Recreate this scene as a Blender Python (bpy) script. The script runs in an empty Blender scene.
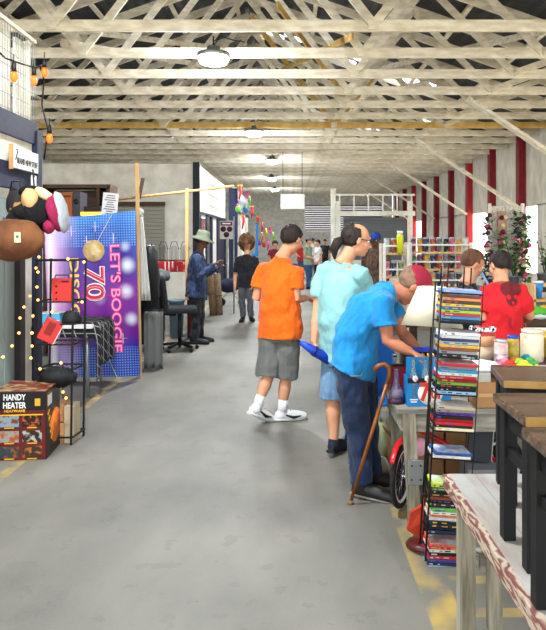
import bpy, bmesh, math, random
from mathutils import Vector, Matrix, Euler, noise
random.seed(7)
SC = bpy.context.scene
COL = SC.collection
PI = math.pi
V = Vector
# ------------------------------------------------------------------ camera, world, light, exposure
F = 640.0; HX = 290.0; HY = 238.0; EYE = 1.65
cam = bpy.data.cameras.new('camera'); cam.sensor_width = 36; cam.lens = F/630*36
cam.shift_x = (273-HX)/630; cam.shift_y = -(315-HY)/630
cam.clip_start = .05; cam.clip_end = 200
co = bpy.data.objects.new('camera', cam); COL.objects.link(co)
co.location = (0, 0, EYE); co.rotation_euler = (PI/2, 0, 0)
SC.camera = co
world = bpy.data.worlds.new('daylight'); SC.world = world; world.use_nodes = True
bg = world.node_tree.nodes['Background']; bg.inputs[0].default_value = (.90, .95, 1.0, 1); bg.inputs[1].default_value = 2.1
sun = bpy.data.lights.new('sun', 'SUN'); sun.energy = 16.0; sun.angle = .03; sun.color = (1, .93, .82)
so = bpy.data.objects.new('sun', sun); COL.objects.link(so); so.rotation_euler = V((-.7, -.22, -.68)).to_track_quat('-Z', 'Y').to_euler()
SC.view_settings.view_transform = 'Standard'
try: SC.view_settings.look = 'None'
except Exception: pass
SC.view_settings.gamma = 1; SC.view_settings.exposure = 0.56
SC.view_settings.use_curve_mapping = False
LAMP_W = 130

def W(px, py, Y): return V(((px-HX)*Y/F, Y, EYE-(py-HY)*Y/F))
# ------------------------------------------------------------------ materials
def lin(c): return c/12.92 if c <= .04045 else ((c+.055)/1.055)**2.4
def rgb(h):
    if isinstance(h, str): return tuple(lin(int(h[i:i+2], 16)/255) for i in (0, 2, 4)) + (1,)
    return tuple(h) + (1,)
_m = {}
def mat(name, c, rough=.6, c2=None, scale=8, stretch=(1, 1, 1), bump=0, bscale=None, metal=0, trans=0, emit=0, contrast=(.35, .65), alpha=1, sheen=0, bdist=.02):
    if name in _m: return _m[name]
    m = bpy.data.materials.new(name); m.use_nodes = True; nt = m.node_tree; N = nt.nodes; L = nt.links
    b = N['Principled BSDF']; b.inputs['Specular IOR Level'].default_value = .35; b.inputs['Roughness'].default_value = rough; b.inputs['Metallic'].default_value = metal
    b.inputs['Base Color'].default_value = rgb(c)
    if trans: b.inputs['Transmission Weight'].default_value = trans; b.inputs['IOR'].default_value = 1.45
    if alpha < 1: b.inputs['Alpha'].default_value = alpha
    if sheen: b.inputs['Sheen Weight'].default_value = sheen
    if emit: b.inputs['Emission Color'].default_value = rgb(c); b.inputs['Emission Strength'].default_value = emit
    if c2 is not None or bump:
        tc = N.new('ShaderNodeTexCoord'); mp = N.new('ShaderNodeMapping'); L.new(tc.outputs['Object'], mp.inputs[0]); mp.inputs['Scale'].default_value = stretch
    if c2 is not None:
        n = N.new('ShaderNodeTexNoise'); n.inputs['Scale'].default_value = scale; n.inputs['Detail'].default_value = 5; L.new(mp.outputs[0], n.inputs['Vector'])
        r = N.new('ShaderNodeValToRGB'); r.color_ramp.elements[0].position = contrast[0]; r.color_ramp.elements[1].position = contrast[1]
        r.color_ramp.elements[0].color = rgb(c); r.color_ramp.elements[1].color = rgb(c2)
        L.new(n.outputs['Fac'], r.inputs[0]); L.new(r.outputs[0], b.inputs['Base Color'])
        if emit: L.new(r.outputs[0], b.inputs['Emission Color'])
    if bump:
        n2 = N.new('ShaderNodeTexNoise'); n2.inputs['Scale'].default_value = bscale or scale; n2.inputs['Detail'].default_value = 4; L.new(mp.outputs[0], n2.inputs['Vector'])
        bp = N.new('ShaderNodeBump'); bp.inputs['Strength'].default_value = bump; bp.inputs['Distance'].default_value = bdist
        L.new(n2.outputs['Fac'], bp.inputs['Height']); L.new(bp.outputs[0], b.inputs['Normal'])
    _m[name] = m; return m
class G:
    """tiny node-graph helper for the custom materials"""
    def __init__(s, name, rough=.7):
        s.m = bpy.data.materials.new(name); s.m.use_nodes = True; s.nt = s.m.node_tree; s.N = s.nt.nodes; s.L = s.nt.links
        s.b = s.N['Principled BSDF']; s.b.inputs['Roughness'].default_value = rough
        s.tc = s.N.new('ShaderNodeTexCoord'); s.sep = s.N.new('ShaderNodeSeparateXYZ'); s.L.new(s.tc.outputs['Object'], s.sep.inputs[0])
        s.x, s.y, s.z = s.sep.outputs
    def put(s, sock, v):
        if hasattr(v, 'is_linked') or isinstance(v, bpy.types.NodeSocket): s.L.new(v, sock)
        else: sock.default_value = v
    def ma(s, op, a, b=0.0, clamp=False):
        n = s.N.new('ShaderNodeMath'); n.operation = op; n.use_clamp = clamp; s.put(n.inputs[0], a); s.put(n.inputs[1], b); return n.outputs[0]
    def noise(s, scale, detail=4, stretch=(1, 1, 1)):
        mp = s.N.new('ShaderNodeMapping'); s.L.new(s.tc.outputs['Object'], mp.inputs[0]); mp.inputs['Scale'].default_value = stretch
        n = s.N.new('ShaderNodeTexNoise'); n.inputs['Scale'].default_value = scale; n.inputs['Detail'].default_value = detail; s.L.new(mp.outputs[0], n.inputs['Vector']); return n.outputs['Fac']
    def ramp(s, f, stops):
        r = s.N.new('ShaderNodeValToRGB'); e = r.color_ramp.elements
        while len(e) < len(stops): e.new(.5)
        for i, (p, c) in enumerate(stops): e[i].position = p; e[i].color = rgb(c)
        s.put(r.inputs[0], f); return r.outputs[0]
    def mix(s, f, a, b):
        n = s.N.new('ShaderNodeMix'); n.data_type = 'RGBA'; s.put(n.inputs[0], f)
        s.put(n.inputs[6], rgb(a) if isinstance(a, str) else a); s.put(n.inputs[7], rgb(b) if isinstance(b, str) else b); return n.outputs[2]
    def band(s, v, a, b, soft=.006):
        lo = s.ma('DIVIDE', s.ma('SUBTRACT', v, a), soft, True); hi = s.ma('DIVIDE', s.ma('SUBTRACT', b, v), soft, True); return s.ma('MULTIPLY', lo, hi)
    def disc(s, cx, cz, rx, rz, soft=.12):
        u = s.ma('DIVIDE', s.ma('SUBTRACT', s.x, cx), rx); w = s.ma('DIVIDE', s.ma('SUBTRACT', s.z, cz), rz)
        d = s.ma('ADD', s.ma('MULTIPLY', u, u), s.ma('MULTIPLY', w, w)); return s.ma('DIVIDE', s.ma('SUBTRACT', 1.0, d), soft, True)
    def out(s, c): s.L.new(c, s.b.inputs['Base Color']); return s.m
    def bump(s, h, st=.3, d=.01):
        b = s.N.new('ShaderNodeBump'); b.inputs['Strength'].default_value = st; b.inputs['Distance'].default_value = d; s.put(b.inputs['Height'], h); s.L.new(b.outputs[0], s.b.inputs['Normal'])
# ------------------------------------------------------------------ mesh helpers
class MB:
    def __init__(s): s.bm = bmesh.new(); s.mi = 0; s.sm = False
    def _fin(s, vs, M=None, smooth=None):
        fs = set(f for v in vs for f in v.link_faces)
        for f in fs: f.material_index = s.mi; f.smooth = s.sm if smooth is None else smooth
        if M is not None: bmesh.ops.transform(s.bm, matrix=M, verts=vs)
        return s
    def box(s, c, d, rot=None, bev=0):
        vs = bmesh.ops.create_cube(s.bm, size=1)['verts']
        bmesh.ops.scale(s.bm, vec=d, verts=vs)
        if bev:
            es = list({e for v in vs for e in v.link_edges}); r = bmesh.ops.bevel(s.bm, geom=es, offset=bev, segments=2, affect='EDGES', profile=.6)
            vs = list({v for f in r['faces'] for v in f.verts} | {v for v in vs if v.is_valid})
            st = list(vs); seen = set(vs)
            while st:
                v = st.pop()
                for e in v.link_edges:
                    o = e.other_vert(v)
                    if o not in seen: seen.add(o); st.append(o)
            vs = list(seen)
        M = Matrix.Translation(V(c))
        if rot is not None: M = M @ Euler(rot).to_matrix().to_4x4()
        return s._fin(vs, M, False)
    def bar(s, a, b, w, d, up=(0, 0, 1), bev=0):
        a = V(a); b = V(b); t = b-a; L = t.length; t.normalize(); u = V(up)
        if abs(t.dot(u)) > .98: u = V((0, 1, 0))
        x = t.cross(u).normalized(); y = x.cross(t).normalized()
        n0 = len(s.bm.verts); s.bm.verts.ensure_lookup_table()
        s.box((0, 0, 0), (w, d, L), bev=bev); s.bm.verts.ensure_lookup_table()
        vs = s.bm.verts[n0:]
        M = Matrix((x, y, t)).transposed().to_4x4(); M.translation = (a+b)/2
        bmesh.ops.transform(s.bm, matrix=M, verts=vs); return s
    def loft(s, pts, rad, side=(1, 0, 0), n=14, cap=True, smooth=True, sides=None):
        pts = [V(p) for p in pts]; rings = []
        for i, p in enumerate(pts):
            t = (pts[min(i+1, len(pts)-1)]-pts[max(i-1, 0)]).normalized()
            sd = V(sides[i] if sides else side); a = sd-t*sd.dot(t)
            if a.length < 1e-4: a = t.orthogonal()
            a.normalize(); b = t.cross(a)
            r = rad[i]; ra, rb = (r, r) if not isinstance(r, tuple) else r
            rings.append([s.bm.verts.new(p+a*ra*math.cos(2*PI*k/n)+b*rb*math.sin(2*PI*k/n)) for k in range(n)])
        for r0, r1 in zip(rings, rings[1:]):
            for k in range(n):
                f = s.bm.faces.new((r0[k], r0[(k+1) % n], r1[(k+1) % n], r1[k])); f.smooth = smooth; f.material_index = s.mi
        if cap:
            f = s.bm.faces.new(rings[0][::-1]); f.material_index = s.mi
            f = s.bm.faces.new(rings[-1]); f.material_index = s.mi
        return s
    def tube(s, pts, r, n=8, smooth=True):
        pts = [V(p) for p in pts]
        t = (pts[-1]-pts[0]); sd = t.orthogonal() if t.length > 1e-5 else V((0, 0, 1))
        # parallel transport
        sides = []; cur = None
        for i in range(len(pts)):
            tt = (pts[min(i+1, len(pts)-1)]-pts[max(i-1, 0)]).normalized()
            if cur is None: cur = tt.orthogonal().normalized()
            cur = (cur-tt*cur.dot(tt))
            cur = cur.normalized() if cur.length > 1e-4 else tt.orthogonal().normalized()
            sides.append(cur.copy())
        rr = list(r) if isinstance(r, (list, tuple)) else [r]*len(pts)
        rr = (rr+[rr[-1]]*len(pts))[:len(pts)]
        return s.loft(pts, list(rr), n=n, smooth=smooth, sides=sides)
    def cyl(s, a, b, r, r2=None, n=16): return s.loft([a, b], [r, r if r2 is None else r2], side=V((0, 1, 0)) if abs((V(b)-V(a)).normalized().y) < .9 else V((1, 0, 0)), n=n)
    def lathe(s, prof, c=(0, 0, 0), n=24, M=None):
        rings = []; c = V(c); vs = []
        for r, z in prof:
            ring = [s.bm.verts.new(c+V((max(r, 1e-4)*math.cos(2*PI*k/n), max(r, 1e-4)*math.sin(2*PI*k/n), z))) for k in range(n)]; rings.append(ring); vs += ring
        for r0, r1 in zip(rings, rings[1:]):
            for k in range(n):
                f = s.bm.faces.new((r0[k], r0[(k+1) % n], r1[(k+1) % n], r1[k])); f.smooth = True; f.material_index = s.mi
        for rg, fl in ((rings[0], True), (rings[-1], False)):
            f = s.bm.faces.new(rg[::-1] if fl else rg); f.material_index = s.mi
        if M is not None: bmesh.ops.transform(s.bm, matrix=M, verts=vs)
        return s
    def ball(s, c, r, M=None, sub=3, nz=0, nf=6):
        r = r if isinstance(r, (tuple, list)) else (r, r, r)
        vs = bmesh.ops.create_icosphere(s.bm, subdivisions=sub, radius=1)['verts']
        if nz:
            for v in vs: v.co *= 1+nz*noise.noise(v.co*nf)
        bmesh.ops.scale(s.bm, vec=r, verts=vs)
        if M is not None: bmesh.ops.transform(s.bm, matrix=M.to_4x4(), verts=vs)
        return s._fin(vs, Matrix.Translation(V(c)), True)
    def quad(s, *ps):
        f = s.bm.faces.new([s.bm.verts.new(V(p)) for p in ps]); f.material_index = s.mi; return s
    def ext(s, poly, d):
        """polygon (list of 3d points) extruded by vector d"""
        a = [s.bm.verts.new(V(p)) for p in poly]; b = [s.bm.verts.new(V(p)+V(d)) for p in poly]; n = len(a)
        fs = [s.bm.faces.new(a[::-1]), s.bm.faces.new(b)]+[s.bm.faces.new((a[k], a[(k+1) % n], b[(k+1) % n], b[k])) for k in range(n)]
        for f in fs: f.material_index = s.mi
        return s
    def build(s, name, m, parent=None, voxel=0, smooth=2, off=None):
        bmesh.ops.recalc_face_normals(s.bm, faces=s.bm.faces)
        if off is not None: bmesh.ops.translate(s.bm, vec=off, verts=s.bm.verts)
        me = bpy.data.meshes.new(name); s.bm.to_mesh(me); s.bm.free()
        for mm in (m if isinstance(m, (list, tuple)) else [m]): me.materials.append(mm)
        o = bpy.data.objects.new(name, me); COL.objects.link(o)
        if voxel:
            r = o.modifiers.new('r', 'REMESH'); r.mode = 'VOXEL'; r.voxel_size = voxel; r.use_smooth_shade = True
            if smooth: q = o.modifiers.new('s', 'SMOOTH'); q.iterations = smooth; q.factor = .5
            dg = bpy.context.evaluated_depsgraph_get(); me2 = bpy.data.meshes.new_from_object(o.evaluated_get(dg))
            o.modifiers.clear(); o.data = me2; bpy.data.meshes.remove(me); me2.name = name
        if parent is not None: o.parent = parent
        return o
def T(name, label, cat, loc=(0, 0, 0), rz=0, group=None, rot=None):
    o = bpy.data.objects.new(name, None); COL.objects.link(o); o.empty_display_size = .1
    o.location = loc; o.rotation_euler = rot if rot else (0, 0, rz); o['label'] = label; o['category'] = cat
    if group: o['group'] = group
    return o
def tag(o, label, cat, group=None, kind=None):
    o['label'] = label; o['category'] = cat
    if group: o['group'] = group
    if kind: o['kind'] = kind
    return o
def struct(mb, name, m): o = mb.build(name, m); o['kind'] = 'structure'; return o
def dup(root, loc, label=None, rz=None, group=None):
    r = root.copy(); COL.objects.link(r); r.location = loc
    if rz is not None: r.rotation_euler = (0, 0, rz)
    if label: r['label'] = label
    if group: r['group'] = group
    for ch in list(root.children):
        c = ch.copy(); COL.objects.link(c); c.parent = r
        for g in list(ch.children):
            d = g.copy(); COL.objects.link(d); d.parent = c
    return r
def text(s, w, h, m, parent, origin, xd, yd, name='lettering', depth=.002, bold=0.0, align='c'):
    """text fitted into w x h, centred on origin, baseline along xd, tops towards yd"""
    cu = bpy.data.curves.new('t', 'FONT'); cu.body = s; cu.extrude = .01; cu.offset = bold; cu.resolution_u = 3
    o = bpy.data.objects.new('t', cu); COL.objects.link(o)
    dg = bpy.context.evaluated_depsgraph_get(); dg.update(); me = bpy.data.meshes.new_from_object(o.evaluated_get(dg))
    bpy.data.objects.remove(o); xs = [v.co.x for v in me.vertices]; ys = [v.co.y for v in me.vertices]
    x0, x1, y0, y1 = min(xs), max(xs), min(ys), max(ys); xd = V(xd).normalized(); yd = V(yd).normalized(); zd = xd.cross(yd)
    for v in me.vertices:
        a = ((v.co.x-x0)/(x1-x0)-.5)*w; b = ((v.co.y-y0)/(y1-y0)-.5)*h; c = v.co.z/.01*depth
        v.co = V(origin)+xd*a+yd*b+zd*c
    me.materials.clear(); me.materials.append(m); me.name = name
    q = bpy.data.objects.new(name, me); COL.objects.link(q); q.parent = parent; return q
# common materials
BLACK = mat('black_metal', '0c0c0e', .55); BLACKP = mat('black_plastic', '111214', .7)
CHROME = mat('chrome', 'cfd2d4', .2, metal=1)
NAVY = mat('navy_paint', '191e36', .65, c2='232a48', scale=20)
CREAM = mat('whitewashed_board', 'd0ccc0', .8, c2='ece9df', scale=5, bump=.3, bscale=30)
WHITE = mat('white_plastic', 'e4e4e2', .4)
CARD = mat('cardboard', 'a5774c', .85, c2='b88a5c', scale=6)
DARKWOOD = mat('dark_brown_wood', '3b281b', .6, c2='4f3826', scale=6, stretch=(1, 1, 8))
PINE = mat('pine', 'c39a62', .65, c2='d9b47c', scale=10, stretch=(3, 3, .5))
GLASS = mat('clear_glass', 'f2fbfb', .04, trans=1)
# ------------------------------------------------------------------ the hall
ZB = 4.41; RIDX = -1.0; RIDZ = 7.1; WR = 6.54; WL = -8.54; YN = -1.2; YF = 41.0
SL = (RIDZ-ZB)/(WR-RIDX)
g = G('worn_concrete', .62)
n1 = g.noise(.55, 6); n2 = g.noise(7, 8); n3 = g.noise(60, 3)
c = g.ramp(g.ma('ADD', g.ma('MULTIPLY', n1, .6), g.ma('MULTIPLY', g.noise(2.2, 8, (1, .5, 1)), .4)), [(.36, '4c4b45'), (.5, '69675f'), (.64, '807d73')])
st_ = g.ma('MULTIPLY', g.ma('SUBTRACT', g.noise(1.3, 5), .62), 9.0, True); c = g.mix(g.ma('MULTIPLY', st_, .3), c, '3a3935')
c = g.mix(g.ma('MULTIPLY', g.ma('GREATER_THAN', n2, .62), .22), c, '403f3b')
c = g.mix(g.ma('MULTIPLY', n3, .3), c, '807e76')
wear = g.ma('MULTIPLY', g.ma('SUBTRACT', g.noise(4.5, 10), .4), 4.0, True)
wear2 = g.ma('MULTIPLY', g.ma('SUBTRACT', g.noise(2.5, 8), .42), 4.0, True)
lr = g.band(g.x, .60, .76, .01); ll = g.band(g.x, -2.04, -1.95, .01)
cross = g.ma('MULTIPLY', g.band(g.x, .76, 6.0), g.ma('ADD', g.band(g.y, 3.05, 3.13, .01), g.ma('ADD', g.band(g.y, 2.78, 2.86, .01), g.band(g.y, 6.1, 6.2, .01))), True)
c = g.mix(g.ma('MULTIPLY', g.ma('ADD', lr, ll, True), g.ma('MULTIPLY', wear, .68)), c, 'c9a84a')
c = g.mix(g.ma('MULTIPLY', cross, g.ma('MULTIPLY', wear2, .75)), c, 'c9a84a')
g.bump(n2, .12, .01); FLOOR = g.out(c)
struct(MB().box(((WL+WR)/2, (YN+YF)/2, -.05), (WR-WL+.4, YF-YN+.4, .1)), 'floor', FLOOR)
struct(MB().box((0, 20, -.16), (160, 120, .1)), 'trim_1', mat('gravel_outside', 'c4bda8', .9, c2='d6d0be', scale=3))
# roof: two slopes of dark sheet with a row of lost sheets that lets the sky in
ROOF = mat('dark_roof_sheet', '1d2126', .5, c2='2b3036', scale=2, stretch=(1, 6, 1), bump=.6, bscale=4)
holes = [(-.45, 16.9, .26, .16), (.1, 16.6, .3, .16), (1.2, 17.0, .5, .2), (1.6, 16.5, .3, .14), (2.75, 17.0, .55, .3), (3.3, 16.6, .5, .2), (3.0, 24.2, .4, .3), (-3.3, 21, .4, .2), (-4.6, 27, .5, .3), (4.6, 20.2, .4, .2), (2.2, 29, .5, .3), (5.4, 25.5, .5, .3)]
for side, nm in ((1, 'ceiling'), (-1, 'ceiling')):
    mb = MB(); X1 = WR+.5 if side > 0 else WL-.5; nx = 76; ny = int((YF-YN+1)/.15); hs = set()
    cx = (X1-RIDX)/nx; cy = (YF-YN+1)/ny
    rows = [[None]*(nx+1) for _ in range(ny+1)]
    import itertools
    def isok(i, j):
        x = RIDX+(i+.5)*cx; y = YN+(j+.5)*cy
        return not any(abs(x-h[0]) < h[2] and abs(y-h[1]) < h[3] for h in holes)
    def vv(i, j):
        if rows[j][i] is None:
            x = RIDX+i*cx; rows[j][i] = mb.bm.verts.new((x, YN+j*cy, RIDZ+.14-SL*abs(x-RIDX)+.018*(i % 2)))
        return rows[j][i]
    # merge into long strips where no hole is near
    for i in range(nx):
        j = 0
        while j < ny:
            if not isok(i, j): j += 1; continue
            k = j
            while k < ny and isok(i, k): k += 1
            mb.bm.faces.new((vv(i, j), vv(i+1, j), vv(i+1, k), vv(i, k))); j = k
    o = struct(mb, nm, ROOF)
# trusses
TR = mat('whitewashed_timber', 'd0c7b2', .75, c2='f2ecdc', scale=4, stretch=(1, 3, 3), bump=.25, bscale=25)
TRD = mat('bare_weathered_timber', '7d6a55', .8, c2='a3937c', scale=4, stretch=(1, 3, 3))
TRP = mat('pine_and_sunlit_timber', 'c59e52', .7, c2='dcbd76', scale=5)  # pine chord; on webs and bracing boards this yellow is sunlight put into colour
def member(mb, a, b, w, d, y0): mb.bar((a[0], y0, a[1]), (b[0], y0, b[1]), d, w, up=(0, 1, 0))
def make_truss(mb_mat, extra):
    t = T('roof_truss', 'white painted timber roof truss spanning the market hall above the aisle', 'roof truss', (0, 0, 0), group='roof trusses down the hall')
    m = MB(); member(m, (WL, ZB), (WR, ZB), .045, .15, 0); m.build('bottom_chord', mb_mat, t)
    for s in (1, -1):
        e = (WR, ZB+.05) if s > 0 else (WL, ZB+.05)
        m = MB(); member(m, (RIDX, RIDZ), e, .045, .16, .05); m.build('rafter', TR, t)
        q = lambda u: RIDX+s*u
        rz = lambda u: RIDZ-SL*u
        for (u0, u1) in ((2.08, 0.05), (2.08, 3.3), (4.75, 3.3), (4.75, 6.1)):
            m = MB(); member(m, (q(u0), ZB), (q(u1), rz(u1)-.04), .04, .115, -.045); m.build('web', TRP if extra and u0 == 2.08 and s > 0 else TR, t)  # yellow webs imitate sun falling on the timber
        m = MB(); m.box((q(2.08), -.075, ZB+.0), (.14, .012, .13)); m.build('gusset_plate', TR, t)
    return t
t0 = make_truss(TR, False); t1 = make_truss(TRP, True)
SP = 1.22; YT0 = 8.33
used = {}
def rest(t, y, key):
    if key not in used: used[key] = 1; t.location = (0, y, 0); return t
    return dup(t, (0, y, 0))
NT = 27
for i in range(NT):
    y = YT0+i*SP
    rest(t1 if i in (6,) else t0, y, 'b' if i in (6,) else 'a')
for i in (-1, -2, -3, -4, -5): dup(t0, (0, YT0+i*SP, 0))
# diagonal bracing boards that run from truss to truss, purlins
for i, (a, b) in enumerate([((-5.5, 8.0, 4.6), (-.8, 17.5, 6.7)), ((5.2, 8.0, 4.7), (1.2, 17.5, 6.0)), ((-3.4, 9.5, 4.55), (-1.4, 19, 6.6)), ((.9, 9.2, 4.55), (-.7, 20, 6.7)), ((2.6, 12, 4.55), (.6, 22, 6.2)), ((-.2, 10.0, 5.3), (1.5, 15.2, 4.75))]):
    tag(MB().bar(a, b, .03, .11).build('bracing_board', TRP if i in (3, 5) else TR), ['long white bracing board climbing from left eave', 'long white bracing board climbing from right eave', 'white bracing board left of the lamp row', 'bracing board painted sunlit yellow up to the ridge', 'white bracing board right of the ridge', 'short bracing board painted sunlit yellow between trusses'][i], 'bracing board')  # the yellow boards carry sunlight in their colour
for s in (1, -1):
    for k in range(6):
        u = .25+k*1.3; x = RIDX+s*u
        o = struct(MB().box((x, (YN+YF)/2, RIDZ-SL*u+.085), (.09, YF-YN, .05)), 'trim_2', TR)
# right wall
RED = mat('dark_red_paint', '8a1422', .6, c2='74101c', scale=6)
REDB = mat('bright_red_paint', 'a51d28', .6)
WALLR = mat('whitewashed_sheet_wall', 'c9c5b8', .8, c2='e6e2d6', scale=3, stretch=(1, 1, .6), bump=.35, bscale=12)
mb = MB()
yc = [18.0-2.6*k for k in range(6, 0, -1)]+[18.0+2.6*k for k in range(9)]
mb.box((WR+.08, (YN+YF)/2, (2.52+ZB+.3)/2), (.06, YF-YN, ZB+.3-2.52))
mb.box((WR+.08, (YN+YF)/2, .35), (.06, YF-YN, .7))
openings = []
for k, y in enumerate(yc):
    a, b = y+.12, (yc[k+1] if k+1 < len(yc) else YF)-.12
    # the bays seen in the photo: some boarded up, some open
    op = k in (0, 2, 3, 4, 5, 6, 7, 11)
    if not op: mb.box((WR+.08, (a+b)/2, 1.6), (.06, b-a+.3, 1.9))
    else:
        if k == 5: mb.box((WR+.08, 16.2, 1.6), (.06, 1.7, 1.9))
        openings.append((a, b))
struct(mb, 'wall_right', WALLR)
for k, y in enumerate(yc):
    h = ZB+.15
    c_ = MB().box((0, 0, h/2), (.2, .26, h), bev=.01); o = c_.build('steel_column', RED if k % 4 else REDB)
    o.location = (WR-.05, y, 0)
    nth = ['nearest', 'second', 'third', 'fourth', 'fifth', 'sixth', 'seventh', 'eighth', 'ninth', 'tenth', 'eleventh', 'twelfth', 'thirteenth', 'fourteenth', 'fifteenth'][k]
    tag(o, f'dark red column against the right wall, {nth} counted from the front', 'column', 'red columns on right wall')
for k, y in enumerate([12.8, 18.0, 23.2, 28.4, 33.6]):
    m = MB().bar((WR-.2, y-.2, 2.5), (3.5, y-.2, ZB-.02), .06, .22, up=(0, 1, 0)); o = m.build('knee_brace', TR)
    tag(o, ['long white knee brace nearest the front, top right', 'white knee brace running down to the column by the plants', 'white knee brace above the tumbler shelves', 'fourth white knee brace along right wall', 'small farthest white knee brace on right wall'][k], 'knee brace')
# left and far walls
struct(MB().box((WL-.05, (YN+YF)/2, ZB/2), (.1, YF-YN, ZB+.3)), 'wall_left', CREAM)
mb = MB()
wx0, wx1, wz0, wz1 = .95, 5.9, 2.1, 3.75
for (x0, x1, z0, z1) in ((WL, wx0, 0, 7.2), (wx1, WR, 0, 7.2), (wx0, wx1, 0, 1.0), (wx0, wx1, wz1, 7.2), (wx0, wx1, 1.0, wz0)):
    mb.box(((x0+x1)/2, YF, (z0+z1)/2), (x1-x0, .1, z1-z0))
struct(mb, 'wall_far', CREAM)
mb = MB()
for k in range(12): mb.box(((wx0+wx1)/2, YF-.02, wz0+.07+k*.14), (wx1-wx0, .03, .12), rot=(.3, 0, 0))
struct(mb, 'window_1', mat('brown_louvre', '8a7466', .7))
# ------------------------------------------------------------------ lamps
HOUS = mat('grey_lamp_housing', '8f9294', .4, metal=.6)
LENS = mat('lamp_lens', 'ffffff', .4, emit=14)
def lamp(x, y, z, label):
    t = T('high_bay_lamp', label, 'ceiling lamp', (x, y, z), group='high bay lamps under the ridge')
    MB().lathe([(.05, .16), (.09, .15), (.1, .07), (.235, .05), (.24, 0), (.22, -.005)]).build('housing', HOUS, t)
    MB().lathe([(.0, -.12), (.1, -.115), (.19, -.09), (.225, -.02), (.22, .0), (0, -.0)]).build('lens', LENS, t)
    MB().cyl((0, 0, .15), (0, 0, .3), .012).build('hook', BLACK, t)
    MB().tube([(0, 0, .16), (.1, 0, .3), (.3, 0, .24), (.45, 0, .22)], .008).build('power_cable', BLACK, t)
    l = bpy.data.lights.new('lamp_light', 'AREA'); l.shape = 'DISK'; l.size = .42; l.energy = LAMP_W; l.color = (.93, .97, 1)
    lo = bpy.data.objects.new('lamp_light', l); COL.objects.link(lo); lo.parent = t; lo.location = (0, 0, -.13)
    l = bpy.data.lights.new('lamp_glow', 'POINT'); l.shadow_soft_size = .15; l.energy = LAMP_W*.8; l.color = (.93, .97, 1)
    lo = bpy.data.objects.new('lamp_glow', l); COL.objects.link(lo); lo.parent = t; lo.location = (0, 0, -.3); return t
names = ['added high bay lamp hung out of view nearest the front', 'lit grey high bay lamp, largest in the picture, upper left of centre', 'second lit high bay lamp down the hall', 'small third lit high bay lamp down the hall', 'tiny fourth lit high bay lamp far down the hall', 'faint last lit high bay lamp by far wall']
for i, (x, y) in enumerate([(-1.1, 3.2), (-1.1, 9.2), (-.88, 15.7), (-.6, 21.5), (-.8, 27.8), (-.8, 34)]):  # first lamp is added for even lighting and hangs out of view
    lamp(x, y, 4.25, names[i])
# ------------------------------------------------------------------ left booth 1 (front)
XB = -2.25
def booth_front():
    t = T('market_booth', 'navy and white market booth front with mesh top at the left edge', 'booth', (XB, 5.72, 0))
    # origin = aisle corner post; runs towards the camera (-y)
    L = 3.4
    MB().box((-.06, 0, 1.3), (.15, .11, 2.6)).build('corner_post', NAVY, t)
    MB().box((-.03, -L/2, 2.575), (.06, L, .19)).build('top_rail', NAVY, t)
    MB().box((-.03, -L/2, 2.16), (.06, L, .21)).build('header_rail', NAVY, t)
    m = MB().box((-.05, -L/2, 2.37), (.03, L, .3)).build('fascia_panel', CREAM, t)
    MB().box((-.05, -.17, 1.03), (.04, .2, 2.05)).build('white_panel', CREAM, t)
    MB().box((-.04, -.33, 1.03), (.08, .1, 2.05)).build('door_jamb', mat('dark_jamb', '2a2523', .6), t)
    m = MB()
    for k in range(5): m.box((-.06, -.48-k*.2, 1.0), (.03, .18, 1.95))
    m.build('glazed_door', mat('dull_glass_door', '8b9a98', .25), t)
    # wire mesh above
    m = MB()
    for k in range(0, 70): m.box((-.03, -k*.05, 3.03), (.004, .004, .72))
    for k in range(7): m.box((-.03, -L/2, 2.7+k*.115), (.004, L, .004))
    m.build('wire_mesh', mat('galvanised_wire', '8d8f8c', .5, metal=.3), t)
    for k in range(4): MB().box((-.12, -.12-k*.32, 3.03), (.03, .2, .7)).build('upper_plank', CREAM, t)
    MB().box((-.1, -.0, 2.95), (.05, .05, .9)).build('mesh_post', TR, t)
    m = MB().box((-.03, -1.7, 3.4), (.03, 3.4, .03)); m.build('mesh_rail', TR, t)
    return t
booth_front()
t = T('hanging_sign', 'white sign reading BRAND NEW STUFF hung on front booth fascia', 'sign', (XB+.03, 5.36, 2.30))
MB().box((0, 0, 0), (.02, .52, .17)).build('board', mat('sign_board', 'dfe3e0', .6), t)
text('BRAND NEW STUFF', .42, .05, BLACK, t, (.011, .03, -.02), (0, 1, 0), (0, 0, 1))
MB().tube([(.012, -.2, .065), (.012, -.17, .07), (.012, -.18, .03), (.012, -.21, -.02)], .004).build('flourish', BLACK, t)
MB().box((0, -.265, 0), (.03, .015, .2)).build('wooden_edge', CARD, t)
t = T('price_tag', 'small white card pinned at booth header end below the sign', 'card', (XB+.02, 5.57, 2.15)); MB().box((0, 0, 0), (.006, .11, .09), bev=.002).build('card', WHITE, t); MB().ball((.005, 0, .035), .006, sub=1).build('pin', BLACK, t)
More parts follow.
